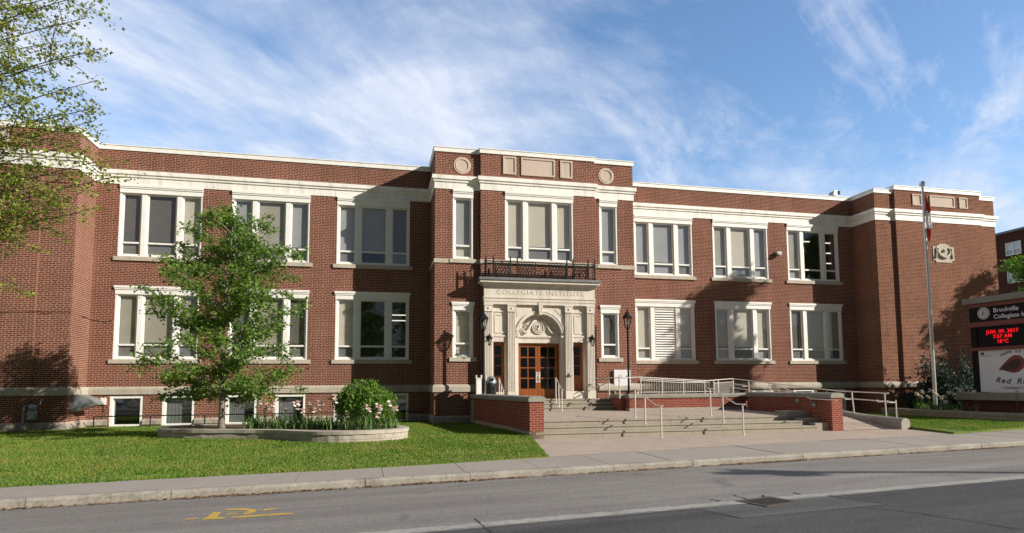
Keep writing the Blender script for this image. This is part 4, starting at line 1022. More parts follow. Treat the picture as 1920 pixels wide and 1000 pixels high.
# ------------------------------------------------------------------ handrails
def railing(name, label, posts, rails, group=None, r=.021, pr=.024, extra=None):
    t = thing(name, label, 'handrail', group)
    mb = MB()
    for rl in rails: mb.tube(rl, r, 8)
    mb.build('rail', STEEL, t)
    for a, b in posts:
        mb = MB(); mb.tube([a, b], pr, 8); mb.lathe([(.05, 0), (.05, .008), (.025, .012)], a, 10); mb.build('post', STEEL, t)
    return t
for x, lab in ((1.84, 'steel handrail on the broad front steps, nearer the shaded brick wall'), (4.64, 'steel handrail on the broad front steps, nearer the ramp')):
    top = [(x, -7.55, -.215), (x, -7.85, -.215), (x, -9.35, -.70), (x, -9.85, -.70)]
    railing('handrail', lab, [((x, -7.75, zt(-7.75)), (x, -7.75, -.215)), ((x, -8.55, -1.33), (x, -8.55, -.45)), ((x, -9.72, -1.664), (x, -9.72, -.70))], [top])
for x, lab in ((.46, 'steel handrail on the entrance steps in front of the wooden doors'), (-1.88, 'steel handrail on the entrance steps beside the litter bin')):
    railing('handrail', lab, [((x, -2.95, -.77), (x, -2.95, .24)), ((x, -3.35, -.92), (x, -3.35, .02)), ((x, -3.78, zt(-3.78)), (x, -3.78, -.24))], [[(x, -2.85, .24), (x, -2.98, .24), (x, -3.78, -.24), (x, -3.95, -.24)]])
t = thing('handrail', 'steel handrail bracketed to the long brick wall and ending beside its pier', 'handrail')
mb = MB(); mb.tube([(8.27, -5.9, -.14), (8.30, -6.3, -.14), (8.26, -8.3, -.60), (8.25, -9.55, -.62)], .022, 8); mb.build('rail', STEEL, t)
for y, z in ((-6.4, -.16), (-8.2, -.58)):
    mb = MB(); mb.tube([(8.29, y, z), (8.29, y, z - .22), (8.40, y, z - .24)], .012, 6); mb.build('bracket', STEEL, t)
# picket railing on the low wall, running to the landing
zc = -.425; Yp = -4.3
t = thing('picket_railing', 'bright steel railing with thin pickets standing on the low brick wall', 'railing')
mb = MB(); mb.tube([(2.7, Yp, .20), (3.55, Yp, .235), (6.35, Yp, .08), (6.75, Yp, .09)], .022, 8); mb.tube([(3.55, Yp, .11), (5.4, Yp, .0), (6.6, Yp, .02)], .016, 8); mb.tube([(3.6, Yp + .16, .17), (6.5, Yp + .16, .02)], .02, 8); mb.tube([(3.65, Yp, zc + .06), (6.7, Yp, zc + .06)], .014, 6)
mb.build('rail', STEEL, t)
for x, z in ((2.67, .20), (3.57, .23), (4.48, .18), (5.41, .13), (6.35, .08)):
    mb = MB(); mb.tube([(x, Yp, -.6), (x, Yp, z)], .026, 8); mb.tube([(x, Yp, z - .11), (x, Yp + .16, z - .09)], .014, 6); mb.build('post', STEEL, t)
mb = MB(); x = 3.72
while x < 6.65:
    zt_ = .08 - (x - 3.55) * .045 if x < 5.4 else .0
    if min(abs(x - p) for p in (4.48, 5.41, 6.35)) > .05: mb.tube([(x, Yp, zc + .06), (x, Yp, zt_)], .009, 5)
    x += .105
mb.build('pickets', STEEL, t)
t = thing('picket_railing', 'shaded steel picket railing turning from the low wall towards the building', 'railing')
pa, pb = Vector((6.85, -4.15)), Vector((8.75, -2.5)); lp = lambda s: pa + (pb - pa) * s
mb = MB(); mb.tube([(pa.x, pa.y, .10), (pb.x, pb.y, .17)], .02, 8); mb.tube([(pa.x, pa.y, -.02), (pb.x, pb.y, .03)], .014, 6); mb.tube([(pa.x, pa.y, -.52), (pb.x, pb.y, -.52)], .014, 6); mb.build('rail', STEEL, t)
for s, z in ((0, .10), (.22, .11), (1, .17)):
    p = lp(s); mb = MB(); mb.tube([(p.x, p.y, -.62), (p.x, p.y, z)], .026, 8); mb.build('post', STEEL, t)
mb = MB()
for i in range(1, 24): p = lp(i / 24); mb.tube([(p.x, p.y, -.52), (p.x, p.y, .0)], .009, 5)
mb.build('pickets', STEEL, t)
top = [(8.75, -2.5, .17), (9.5, -3.9, -.02), (10.75, -6.6, -.36), (11.05, -8.75, -.43)]
low = [(8.60, -2.8, -.06), (9.25, -4.0, -.25), (10.5, -6.6, -.60), (10.85, -9.1, -.72)]
mid = [(8.75, -2.6, -.24), (9.45, -3.9, -.42), (9.9, -4.9, -.55)]
t = railing('handrail', 'long double steel handrail following the ramp and its rounded concrete kerb', [((9.15, -3.1, -.62), (9.13, -3.1, .09)), ((9.62, -4.0, -.8), (9.52, -4.0, -.03)), ((10.93, -7.2, -1.3), (10.86, -7.2, -.38)), ((11.06, -8.6, -1.3), (11.04, -8.6, -.42)), ((11.1, -9.02, -1.3), (11.1, -9.02, -.66))], [top, low, mid])
for x, y, z in ((9.15, -3.1, -.16), (9.56, -4.0, -.28), (10.88, -7.2, -.66), (11.03, -8.6, -.72), (11.08, -9.02, -.74)):
    mb = MB(); mb.beam((x, y, z), (x - .30, y + .02, z), .03, .035); mb.beam((x - .30, y + .02, z - .02), (x - .30, y + .02, z + .07), .02, .03); mb.build('bracket', STEEL, t)
# landing handrail towards the door
railing('handrail', 'short level steel handrail between the wall sign and the stone door surround', [((2.62, -3.3, -.62), (2.62, -3.3, .22))], [[(2.05, -2.75, .20), (2.6, -2.8, .20), (2.62, -3.3, .22), (3.4, -3.9, .22)], [(2.62, -3.3, .06), (2.30, -2.7, -.16), (2.0, -2.6, -.16)]])
# black pipe rail along the basement windows
t = thing('pipe_railing', 'low black pipe railing along the basement windows', 'railing')
mb = MB(); mb.tube([(-16.97, -.5, -1.12), (-4.7, -.5, -1.12)], .022, 8); mb.build('rail', IRON, t)
x = -16.97
while x < -4.6:
    mb = MB(); mb.tube([(x, -.5, -1.6), (x, -.5, -1.12)], .022, 8); mb.build('post', IRON, t); x += 1.92
# ------------------------------------------------------------------ plants
SHAPES = {'maple': [(0, -.5), (.22, -.16), (.5, .02), (.26, .16), (.16, .2), (0, .6), (-.16, .2), (-.26, .16), (-.5, .02), (-.22, -.16)],
          'kite': [(0, -.5), (.26, 0), (0, .55), (-.26, 0)], 'needle': [(-.05, -.5), (.05, -.5), (.03, .5), (-.03, .5)]}
def leaves(name, C_, size, mat, parent, shape, seed, up=0.5, jit=0.35):
    r = np.random.default_rng(seed); C_ = np.asarray(C_, float); n = len(C_)
    nrm = r.normal(size=(n, 3)); nrm[:, 2] = np.abs(nrm[:, 2]) * .6 + up; nrm /= np.linalg.norm(nrm, axis=1)[:, None]
    a = np.cross(nrm, r.normal(size=(n, 3))); a /= np.linalg.norm(a, axis=1)[:, None]; b = np.cross(nrm, a)
    s = size * r.uniform(1 - jit, 1 + jit, n)
    S = np.array(SHAPES[shape]); k = len(S)
    V = C_[:, None, :] + (a[:, None, :] * S[None, :, 0, None] + b[:, None, :] * S[None, :, 1, None]) * s[:, None, None]
    V = V - nrm[:, None, :] * (np.abs(S[None, :, 0, None]) * .35 * s[:, None, None])
    me = bpy.data.meshes.new(name); N = n * k
    me.vertices.add(N); me.vertices.foreach_set('co', V.reshape(-1).astype(np.float32))
    me.loops.add(N); me.loops.foreach_set('vertex_index', np.arange(N, dtype=np.int32))
    me.polygons.add(n); me.polygons.foreach_set('loop_start', np.arange(0, N, k, dtype=np.int32)); me.polygons.foreach_set('loop_total', np.full(n, k, np.int32))
    me.materials.append(mat); me.update(); me.validate()
    o = bpy.data.objects.new(name, me); COL.objects.link(o)
    if parent: o.parent = parent
    return o
def make_tree(root, base, top, tips, leafmat, bark, seed, r0=.07, twigs=6, per=34, sig=.15, size=.11, shape='maple', zmin=None, drop=.55, tw=(.25, .6), t0=.3, limb_r=.022):
    rg = random.Random(seed); base = Vector(base); top = Vector(top); H = top.z - base.z
    zmin = base.z + H * .25 if zmin is None else zmin
    def on(z):
        t = max(0, min(1, (z - base.z) / H)); return base.lerp(top, t) + Vector((math.sin(t * 5 + seed) * .05, math.cos(t * 4) * .04, 0))
    tr = MB(); n = 12
    tr.tube([on(base.z - .1 + (H + .1) * i / n) for i in range(n + 1)], [r0 * (1.25 if i == 0 else 1) * (1 - .85 * i / n) + .006 for i in range(n + 1)], 10)
    lb = MB(); C_ = []
    for tip in tips:
        tip = Vector(tip); hd = math.hypot(tip.x - base.x, tip.y - base.y)
        s = on(max(zmin, min(tip.z - drop * hd - .15, top.z - .2)))
        mid = s.lerp(tip, .5) + Vector((rg.uniform(-.1, .1), rg.uniform(-.1, .1), .12 * hd * drop))
        P = [(1 - t) ** 2 * s + 2 * t * (1 - t) * mid + t * t * tip for t in [i / 6 for i in range(7)]]
        lb.tube(P, [limb_r * (1 - .8 * i / 6) * (.6 + .25 * (tip - s).length) + .003 for i in range(7)], 5, cap=False)
        for j in range(twigs):
            t = t0 + (1 - t0) * (j + rg.random()) / twigs; k = min(int(t * 6), 5); p = P[k].lerp(P[k + 1], t * 6 - k)
            d = Vector((rg.gauss(0, 1), rg.gauss(0, 1), rg.gauss(.1, .55))).normalized() + (P[k + 1] - P[k]).normalized() * .6
            L_ = rg.uniform(*tw); e = p + d.normalized() * L_; e.z -= .05
            lb.tube([p, p.lerp(e, .5) + Vector((0, 0, .03)), e], [.007, .005, .002], 4, cap=False)
            for q in range(per):
                u = rg.betavariate(2.2, 1.1); c = p.lerp(e, u)
                C_.append((c.x + rg.gauss(0, sig), c.y + rg.gauss(0, sig), c.z + rg.gauss(0, sig * .55)))
    tr.v += []; o = len(tr.v)
    trunk = tr.build('trunk', bark, root); lb.build('limbs', bark, trunk)
    return leaves('crown', C_, size, leafmat, root, shape, seed)

# young maple in the planting bed
t = thing('maple_tree', 'slender young green maple tree growing from the stone-edged flower bed', 'tree')
tips = [(-11.9, 5.75), (-11.5, 5.85), (-11.25, 5.6), (-10.0, 5.5), (-9.57, 4.76), (-9.3, 4.5), (-10.74, 5.1), (-12.96, 4.6), (-13.1, 4.1), (-12.27, 5.1), (-12.6, 3.5), (-13.0, 3.45), (-13.6, 2.55), (-13.3, 2.85), (-9.3, 2.7), (-9.6, 3.05), (-13.4, 1.2), (-13.75, .9), (-12.8, -.2), (-13.1, -.3), (-12.2, -.3), (-10.6, -.35), (-10.1, .05), (-9.3, .6), (-9.4, 1.45), (-10.15, 1.45), (-10.9, 1.97), (-11.73, .45), (-12.08, 1.43), (-11.34, 3.5), (-10.2, 3.55), (-10.7, 4.2), (-12.7, 2.1), (-9.85, 2.15), (-11.1, .75), (-11.77, 4.4), (-9.3, -.1), (-12.5, .6), (-11.6, 2.7), (-10.4, 2.8), (-12.2, 4.3), (-10.6, 5.0), (-11.6, 5.2), (-10.3, 4.6), (-9.7, 3.7), (-12.3, 2.9), (-10.9, 3.0), (-9.7, .5), (-10.6, 1.0), (-13.0, .3)]
rg = random.Random(21)
tips += [(-11.3, 4.6), (-10.9, 3.6), (-11.9, 3.4), (-10.2, 2.1), (-12.0, 2.2), (-11.2, 2.3), (-10.5, .2), (-11.6, 1.5), (-10.7, 2.4), (-12.4, 3.8), (-10.1, 3.1), (-12.9, 2.6), (-11.0, 5.3), (-10.2, 4.9)]
tips3 = []
for x, z in tips:
    lim = 2.1 * math.sqrt(max(.05, 1 - ((x + 11.45) / 2.5) ** 2)) * (1 - .5 * max(0, (z - 3) / 3.2))
    tips3.append((-6.73 + (x + 6.73) * .937, -6.95 + rg.uniform(-lim, lim), -.04 + (z + .04) * .937 - (.18 if z > 4.5 else 0)))
make_tree(t, (-11.2, -6.95, -1.35), (-11.05, -6.95, 4.9), tips3, LEAF_GREEN, BARK, 21, r0=.085, twigs=10, per=38, sig=.13, size=.092, zmin=-.25, drop=.45)
# big roadside tree on the left, trunk outside the picture
t = thing('roadside_tree', 'large yellow-green tree with drooping branches reaching in from the left edge', 'tree')
tips = [(-11.2, -16.4, 5.0), (-11.25, -16.3, 4.35), (-11.6, -16.3, 5.4), (-11.45, -16.3, 6.1), (-11.5, -16.3, 6.5), (-11.2, -16.3, 5.6), (-11.84, -16.1, 4.5), (-12.26, -16.0, 4.2), (-10.95, -16.3, 3.42), (-11.23, -16.2, 3.7), (-11.58, -16.2, 3.95), (-11.74, -16.1, 3.4), (-12.25, -15.9, 3.3), (-11.45, -16.1, 2.85), (-11.9, -16.0, 2.6), (-12.33, -15.9, 2.4), (-12.65, -15.7, 1.8), (-12.7, -15.9, 3.7), (-12.0, -16.4, 5.2), (-12.3, -16.6, 5.8), (-12.6, -16.1, 6.4), (-12.1, -15.6, 6.0), (-11.9, -15.9, 6.7), (-12.6, -15.6, 5.4), (-12.8, -16.3, 4.8), (-12.4, -16.6, 4.9), (-12.7, -15.5, 2.9), (-12.1, -15.6, 3.7), (-11.35, -16.0, 4.7), (-11.9, -15.7, 3.0), (-12.0, -16.2, 4.0), (-12.1, -16.2, 2.9), (-12.5, -16.1, 3.3),
        (-13.2, -16.2, 7.0), (-12.8, -16.8, 7.4), (-13.5, -15.4, 7.8), (-14.5, -14.6, 7.0), (-15.6, -16.0, 7.5), (-16.2, -15, 6), (-15.5, -14, 5), (-14.6, -13.8, 8), (-14.2, -15.5, 9)]
make_tree(t, (-15.3, -15.1, -1.7), (-14.9, -15.4, 7.2), tips, LEAF_YELLOW, BARK_D, 33, r0=.2, twigs=12, per=38, sig=.085, size=.056, zmin=2.0, drop=.25, tw=(.25, .75), t0=.35, limb_r=.009)
# trees out of the picture on the right: they throw the shadows on the right wing
t = thing('shade_tree', 'tall tree standing on the right-hand lawn beyond the school sign', 'tree')
rg = random.Random(4); tips = []
poly = [(6.8, .5), (7.6, .9), (8.4, 1.4), (9.0, 1.9), (9.6, 1.9), (9.9, 1.4), (9.4, .4), (8.6, .2), (7.8, .2), (10.3, .2), (9.4, 3.2), (10.2, 4.3), (6.2, .3), (7.2, .9), (7.9, 1.5), (8.5, 2.2), (8.8, 3.4), (9.3, 4.4), (10.3, 4.9), (10.8, 4.4), (10.0, 3.6), (9.6, 2.6), (10.6, 1.8), (11.0, 1.0), (10.2, .6), (9.2, 1.2), (8.3, .7), (7.4, .2), (9.0, 0), (10.6, -.2), (8.2, -.6), (9.8, -.9), (11.0, -1.0), (9.2, -1.7), (10.4, -2)]
for X, Z in poly:
    y = rg.uniform(-10.3, -8.5); tips.append((X + 1.57 * -y, y, Z + .845 * -y))
make_tree(t, (24.2, -9.4, -1.7), (24.0, -9.4, 12.0), tips, LEAF_GREEN, BARK_D, 44, r0=.16, twigs=9, per=60, sig=.24, size=.24, shape='kite', zmin=4, drop=.4, tw=(.3, .7))
t = thing('shade_tree', 'broad tree standing beyond the right end of the school', 'tree')
tips = []
for X, Z in [(20.5, 2.6), (21.1, 2.9), (21.4, 1.9), (21.9, 3.4), (22.4, 3.9), (22.6, 2.6), (23.1, 4.8), (23.8, 5.0), (24.2, 4.2), (23.5, 3.4), (22.2, 1.6), (23.4, 2.2), (24.5, 3.0), (21.0, 1.0), (24.5, 1.5), (22.8, .8), (25.2, 4.6), (26, 3.5), (26, 2)]:
    y = rg.uniform(-9.4, -7.6); tips.append((X + 1.57 * (-y - 1.7), y, Z + .845 * (-y - 1.7)))
make_tree(t, (34.0, -8.4, -1.8), (34.0, -8.4, 11.0), tips, LEAF_GREEN, BARK_D, 45, r0=.16, twigs=7, per=44, sig=.22, size=.24, shape='kite', zmin=3, drop=.4, tw=(.3, .7))
# small lit tree in front of the apartment block
t = thing('small_tree', 'small bright green tree showing above the sign in front of the apartment block', 'tree')
rg = random.Random(6); tips = [(34 + rg.uniform(-1.2, 1.2), 4.3 + rg.uniform(-2.0, .75), 6.7 + rg.uniform(-2.5, 1.3)) for _ in range(26)]
make_tree(t, (34.2, 3.4, -1.8), (34.1, 3.5, 7.4), tips, LEAF_LIME, BARK, 46, r0=.12, twigs=6, per=22, sig=.2, size=.24, shape='kite', zmin=2.5)
# trees across the street, mirrored in the windows
proto = thing('street_tree', 'tall leafy tree on the far side of the street', 'tree', 'trees across the street', (0, 0, 0))
rg = random.Random(7); tips = [(4.2 * math.cos(a) * q, 4.2 * math.sin(a) * q, z) for a, q, z in [(rg.uniform(0, 6.28), rg.uniform(.3, 1), rg.uniform(4, 15)) for _ in range(70)]]
make_tree(proto, (0, 0, -1.9), (0, 0, 15.5), tips, LEAF_GREEN, BARK_D, 47, r0=.3, twigs=6, per=12, sig=.4, size=.5, shape='kite', zmin=3, tw=(.5, 1.4))
def copy_tree(o, parent=None):
    c = o.copy(); COL.objects.link(c)
    if parent: c.parent = parent
    for ch in list(o.children): copy_tree(ch, c)
    return c
for i, (x, y, s) in enumerate([(-8, -54, 1.0), (3, -57, 1.12), (-20, -55, .95), (-34, -58, 1.1), (17, -60, 1.0), (-2, -52, .8), (-50, -60, 1.1)]):
    o = proto if i == 0 else copy_tree(proto)
    o.location = (x, y, 0); o.rotation_euler = (0, 0, i * 1.3); o.scale = (s, s, s)
# unseen pole and arm added to shade the road, out of the picture on the right
t = thing('shadow_pole', 'unseen pole with a long arm added to shade the road', 'shadow caster')
mb = MB(); mb.tube([(23.0, -28.4, -1.8), (23, -28.4, 6.4)], [.12, .08], 8); mb.build('pole', ZINC, t)
mb = MB(); mb.tube([(23.0, -28.4, 6.3), (20, -27.5, 6.75), (17.3, -26.7, 6.7)], .11, 8); mb.build('arm', ZINC, t)
mb = MB()
for a, b in (((17.5, -26.75, 6.7), (15.6, -26.35, 6.66)), ((17.0, -26.5, 6.75), (16.2, -26.1, 6.72)), ((17.2, -26.85, 6.6), (16.4, -26.75, 6.55))): mb.beam(a, b, .34, .16)
mb.build('shadow_head', ZINC, t)  # added beams shaped to throw the streaks ending the road shadow

# planting bed with split-face block wall
bed = thing('flower_bed', 'curved flower bed with a low pale stone block wall on the lawn', 'planter')
def bez(pts, n=10):
    out = []
    for i in range(len(pts) - 1):
        p0 = Vector(pts[max(i - 1, 0)]); p1 = Vector(pts[i]); p2 = Vector(pts[i + 1]); p3 = Vector(pts[min(i + 2, len(pts) - 1)])
        for k in range(n):
            t = k / n; out.append(.5 * ((2 * p1) + (p2 - p0) * t + (2 * p0 - 5 * p1 + 4 * p2 - p3) * t * t + (3 * p1 - p0 - 3 * p2 + p3) * t ** 3))
    return [tuple(p) for p in out] + [pts[-1]]
front = bez([(-13.1, -5.3), (-13.0, -6.5), (-12.05, -7.3), (-9.75, -8.2), (-8.35, -9.3), (-7.2, -9.6), (-6.1, -9.25), (-5.72, -8.5), (-5.95, -7.4), (-7.2, -6.2), (-9.5, -5.2), (-11.5, -4.6), (-12.8, -4.7), (-13.1, -5.3)], 8)[:-1]
zt0 = lambda x, y: -1.26
mb = MB(); n = len(front); rg = random.Random(12)
cx, cy = sum(p[0] for p in front) / n, sum(p[1] for p in front) / n
def inset(p, d, i):
    a, b = Vector(front[(i - 1) % n]), Vector(front[(i + 1) % n]); t_ = (b - a).normalized(); return (p[0] - t_.y * d, p[1] + t_.x * d)
outer = [inset(p, rg.uniform(-.012, .012), i) for i, p in enumerate(front)]
vs = [(x, y, -1.9) for x, y in outer] + [(x, y, -1.36) for x, y in outer]
mb.add(vs, [(i, (i + 1) % n, n + (i + 1) % n, n + i) for i in range(n)]); mb.build('block_wall', BLOCK, bed)
mb = MB(); o2 = [inset(p, -.03 + rg.uniform(-.012, .012), i) for i, p in enumerate(front)]; i2 = [inset(p, .26, i) for i, p in enumerate(front)]
vs = [(x, y, -1.36) for x, y in o2] + [(x, y, -1.268 + rg.uniform(-.004, .004)) for x, y in o2] + [(x, y, -1.26) for x, y in i2] + [(x, y, -1.4) for x, y in i2]
mb.add(vs, [(k * n + i, k * n + (i + 1) % n, (k + 1) * n + (i + 1) % n, (k + 1) * n + i) for k in range(3) for i in range(n)]); mb.build('coping', BLOCK_CAP, bed)
mb = MB(); mb.add([(x, y, -1.285) for x, y in i2], [tuple(range(n))]); mb.build('soil', SOIL, bed)
# weeping shrub
t = thing('weeping_shrub', 'dense weeping green shrub with cascading leaves in the flower bed', 'shrub')
rg = random.Random(17); lb = MB(); C_ = []; bx, by = -7.0, -7.8
lb.tube([(bx, by, -1.35), (bx + .05, by, -.9), (bx - .03, by, -.3)], [.05, .04, .03], 8)
for i in range(150):
    a = rg.uniform(0, 6.28); r1 = rg.uniform(.3, .92) * (1 + .14 * math.sin(3 * a) + .1 * math.sin(5 * a + 1)); zt_ = .0 - .30 * r1 * r1 + rg.uniform(-.18, .08); ze = rg.uniform(-1.2, -.35)
    c_, s_ = math.cos(a), math.sin(a)
    P = [Vector((bx, by, -.25)), Vector((bx + c_ * r1 * .5, by + s_ * r1 * .5, zt_ + .1)), Vector((bx + c_ * r1 * .85, by + s_ * r1 * .85, zt_ - .08)), Vector((bx + c_ * r1, by + s_ * r1, (zt_ + ze) / 2)), Vector((bx + c_ * r1 * 1.0, by + s_ * r1 * 1.0, ze))]
    lb.tube(P, [.012, .009, .006, .004, .002], 4, cap=False)
    for k in range(1, 4):
        for q in range(19):
            u = rg.random(); c = P[k].lerp(P[k + 1], u); C_.append((c.x + rg.gauss(0, .065), c.y + rg.gauss(0, .065), c.z + rg.gauss(0, .055)))
lb.build('stems', BARK, t); leaves('foliage', C_, .085, LEAF_LIME, t, 'kite', 17, up=.3)
# flowers
def iris(root, x, y, z, heads, seed, petal, nl=16, lh=(.25, .58)):
    rg = random.Random(seed); lf = MB()
    for i in range(nl):
        a = rg.uniform(0, 6.28); L_ = rg.uniform(*lh); bx_, by_ = x + rg.gauss(0, .13), y + rg.gauss(0, .10); le = rg.uniform(.05, .75); w = rg.uniform(.010, .024)
        dx, dy = math.cos(a), math.sin(a); P = [(bx_ + dx * le * t * t * L_, by_ + dy * le * t * t * L_, z + L_ * t * (1 - .15 * t)) for t in (0, .35, .7, 1)]
        ww = [w, w * 1.1, w * .8, .001]; vs = []
        for (px, py, pz), k in zip(P, ww): vs += [(px - dy * k, py + dx * k, pz), (px + dy * k, py - dx * k, pz)]
        lf.add(vs, [(0, 1, 3, 2), (2, 3, 5, 4), (4, 5, 7, 6)])
    lf.build('leaves', LEAF_IRIS, root)
    st = MB()
    for hx, hy, hz in heads: st.tube([(x + (hx - x) * .3, y + (hy - y) * .3, z), (hx * .9 + x * .1, hy * .9 + y * .1, (z + hz) / 2), (hx, hy, hz - .02)], [.007, .006, .005], 5, cap=False)
    st.build('stem', LEAF_IRIS, root)
    for hx, hy, hz in heads:
        fl = MB()
        for i in range(9):
            a = i * 6.28 / 9 * 2 + rg.uniform(-.3, .3); up_ = rg.uniform(.5, 2.2) if i % 2 else rg.uniform(-1.4, .2); s_ = rg.uniform(.085, .115); d = Vector((math.cos(a), math.sin(a), up_)).normalized(); sd_ = d.cross(Vector((.03, .02, 1))).normalized() * s_ * .6
            c = Vector((hx, hy, hz)); fl.add([c, c + d * s_ * .6 + sd_, c + d * s_, c + d * s_ * .6 - sd_], [(0, 1, 2, 3)])
        fl.build('flower', petal, root)
FL = [((-10.0, -7.0), [(-10.01, -7.1, -.52), (-9.86, -7.0, -.56)]), ((-9.65, -7.2), [(-9.63, -7.2, -.56), (-9.73, -7.2, -.66)]), ((-9.05, -7.3), [(-9.02, -7.35, -.55), (-8.91, -7.3, -.66)]),
      ((-8.6, -7.5), [(-8.57, -7.5, -.56), (-8.50, -7.5, -.67)]), ((-8.28, -7.7), [(-8.30, -7.7, -.51), (-8.2, -7.7, -.53), (-8.25, -7.7, -.68)]), ((-7.84, -8.3), [(-7.84, -8.3, -.34), (-7.8, -8.3, -.47)]),
      ((-6.88, -8.9), [(-6.92, -8.9, -.64), (-6.84, -8.9, -.72)]), ((-6.58, -8.7), [(-6.63, -8.7, -.62), (-6.52, -8.7, -.66), (-6.55, -8.7, -.78), (-6.62, -8.7, -.9)]), ((-6.2, -8.5), [(-6.27, -8.5, -.56), (-6.16, -8.5, -.74), (-6.07, -8.5, -.71)]),
      ((-9.35, -7.3), []), ((-10.3, -6.9), []), ((-8.05, -7.9), []), ((-7.5, -8.5), [(-7.45, -8.5, -.9)]), ((-8.85, -7.1), []), ((-7.2, -8.8), [])]
ILAB = {0: 'pale pink irises at the left end of the flower row beside the young maple', 6: 'pale irises standing in front of the weeping shrub, left of the pair', 7: 'pale irises standing in front of the weeping shrub, with the most flowers', 8: 'isolated pale irises at the right end of the curved flower bed', 5: 'white irises right against the left side of the weeping shrub'}
FL = [((x * 1.0, y - .35 if x < -8 else y), [(hx, hy - .35 if x < -8 else hy, hz) for hx, hy, hz in hd]) for (x, y), hd in FL]
rg = random.Random(77)
FL = [(p, hd + [(p[0] + rg.uniform(-.22, .22), p[1] + rg.uniform(-.1, .05), -1.29 + rg.uniform(.5, .82)) for _ in range(2 if hd and p[0] < -8.1 else 0)]) for p, hd in FL]
for i, ((x, y), hd) in enumerate(FL):
    lab = ILAB.get(i, 'flowering pink irises in the middle of the flower row by the basement windows' if hd else 'clump of green iris leaves without flowers in the curved flower bed')
    t = thing('iris_plant', lab, 'flowers', 'irises in the flower bed'); iris(t, x, y, -1.29, hd, 50 + i, PETAL, 26 if hd else 34)

# right-hand planter with flowers, flagpole, sign, dark shrubs
pw = thing('planter', 'long low grey stone planter around the flagpole and the school sign', 'planter')
path = [(18.6, -2.0), (16.85, -2.1), (16.72, -2.6), (16.95, -8.2), (17.2, -8.75), (17.8, -8.95), (27, -7.9)]
mb = MB(); mb.sweep([(0, -1.9), (.0, -1.36), (-.28, -1.36), (-.28, -1.9)], path[::-1][::-1], closed=True)
mbp = MB(); P2 = path
mbp.sweep([(-.28, -1.9), (0, -1.9), (0, -1.37), (-.28, -1.37)], P2); mbp.build('block_wall', CONC, pw)
mbp = MB(); mbp.sweep([(-.31, -1.37), (.03, -1.37), (.03, -1.25), (-.31, -1.25)], P2); mbp.build('coping', CONC, pw)
mbp = MB(); mbp.add([(x, y, -1.30) for x, y in [(17.0, -2.0), (17.0, -2.7), (17.2, -8.1), (17.9, -8.7), (27, -7.7), (27, -2)]], [tuple(range(6))]); mbp.build('soil', SOIL, pw)
FR = [(-3.54, -.58), (-3.82, -.48), (-3.73, -.70), (-4.27, -.42), (-4.14, -.71), (-4.49, -.48), (-4.59, -.62), (-4.82, -.73), (-4.99, -.69), (-5.03, -.91), (-5.19, -.52), (-5.29, -.50), (-5.64, -.35), (-5.81, -.40), (-6.42, -.46), (-8.2, -.42)]
RL = {14: 'cream flower standing alone in front of the black sign post', 15: 'cream flower standing alone at the right edge below the school sign', 12: 'tallest cream flower, between flagpole and sign', 9: 'shortest cream flower, just right of the flagpole'}
for i, (y, z) in enumerate(FR):
    t = thing('garden_flower', RL.get(i, 'cream flower on a tall stem in the grey planter left of the flagpole' if y > -4.45 else 'cream flower on a tall stem in the grey planter right of the flagpole'), 'flowers', 'cream flowers in the planter')
    iris(t, 17.45, y, -1.3, [(17.45, y, z), (17.48, y - .03, z - .015)], 90 + i, PETAL_W, 7, (.25, .5))
for k, (sx, sy, w, h, lab) in enumerate([(19.3, -3.2, 1.75, 2.7, 'dark bushy evergreen shrub behind the flagpole'), (20.9, -3.4, 1.6, 2.3, 'dark evergreen shrub behind the black sign post')]):
    t = thing('evergreen_shrub', lab, 'shrub'); rg = random.Random(70 + k); C_ = []; lb = MB()
    for i in range(150):
        a = rg.uniform(0, 6.28); el = math.asin(rg.uniform(-.1, 1)); r1 = rg.uniform(.55, 1.05) * (1 + .15 * math.sin(4 * a + k) + .1 * math.sin(7 * el))
        e = Vector((sx + w * r1 * math.cos(el) * math.cos(a), sy + w * .75 * r1 * math.cos(el) * math.sin(a), -1.5 + h * r1 * math.sin(el)))
        s = Vector((sx, sy, -1.4)); lb.tube([s, s.lerp(e, .5) + Vector((0, 0, .15)), e], [.025, .015, .004], 4, cap=False)
        for q in range(70):
            u = rg.uniform(.5, 1.03); c = s.lerp(e, u); C_.append((c.x + rg.gauss(0, .11), c.y + rg.gauss(0, .11), c.z + rg.gauss(0, .11) + .1))
    lb.build('stems', BARK_D, t); leaves('foliage', C_, .13, LEAF_DARK, t, 'kite', 70 + k, up=.1)
fp_ = thing('flagpole', 'tall aluminium flagpole rising from the grey planter', 'flagpole')
mb = MB(); mb.tube([(17.6, -4.38, -1.35), (17.6, -4.38, 5), (17.6, -4.38, 8.9)], [.085, .07, .05], 14); mb.build('pole', ALU, fp_)
mb = MB(); mb.lathe([(0, .24), (.07, .24), (.11, .22), (.115, .06), (.06, .02), (.05, 0)], (17.6, -4.38, 8.88), 16); mb.build('cap', ALU, fp_)
mb = MB(); mb.tube([(17.52, -4.46, 8.9), (17.50, -4.47, 4), (17.52, -4.46, .2)], .006, 5); mb.lathe([(0, .2), (.04, .18), (.05, .02), (0, 0)], (17.53, -4.48, 6.55), 8); mb.tube([(17.52, -4.45, 6.4), (17.48, -4.48, 6.8), (17.52, -4.46, 7.2)], .015, 5); mb.build('halyard', STEEL, fp_)
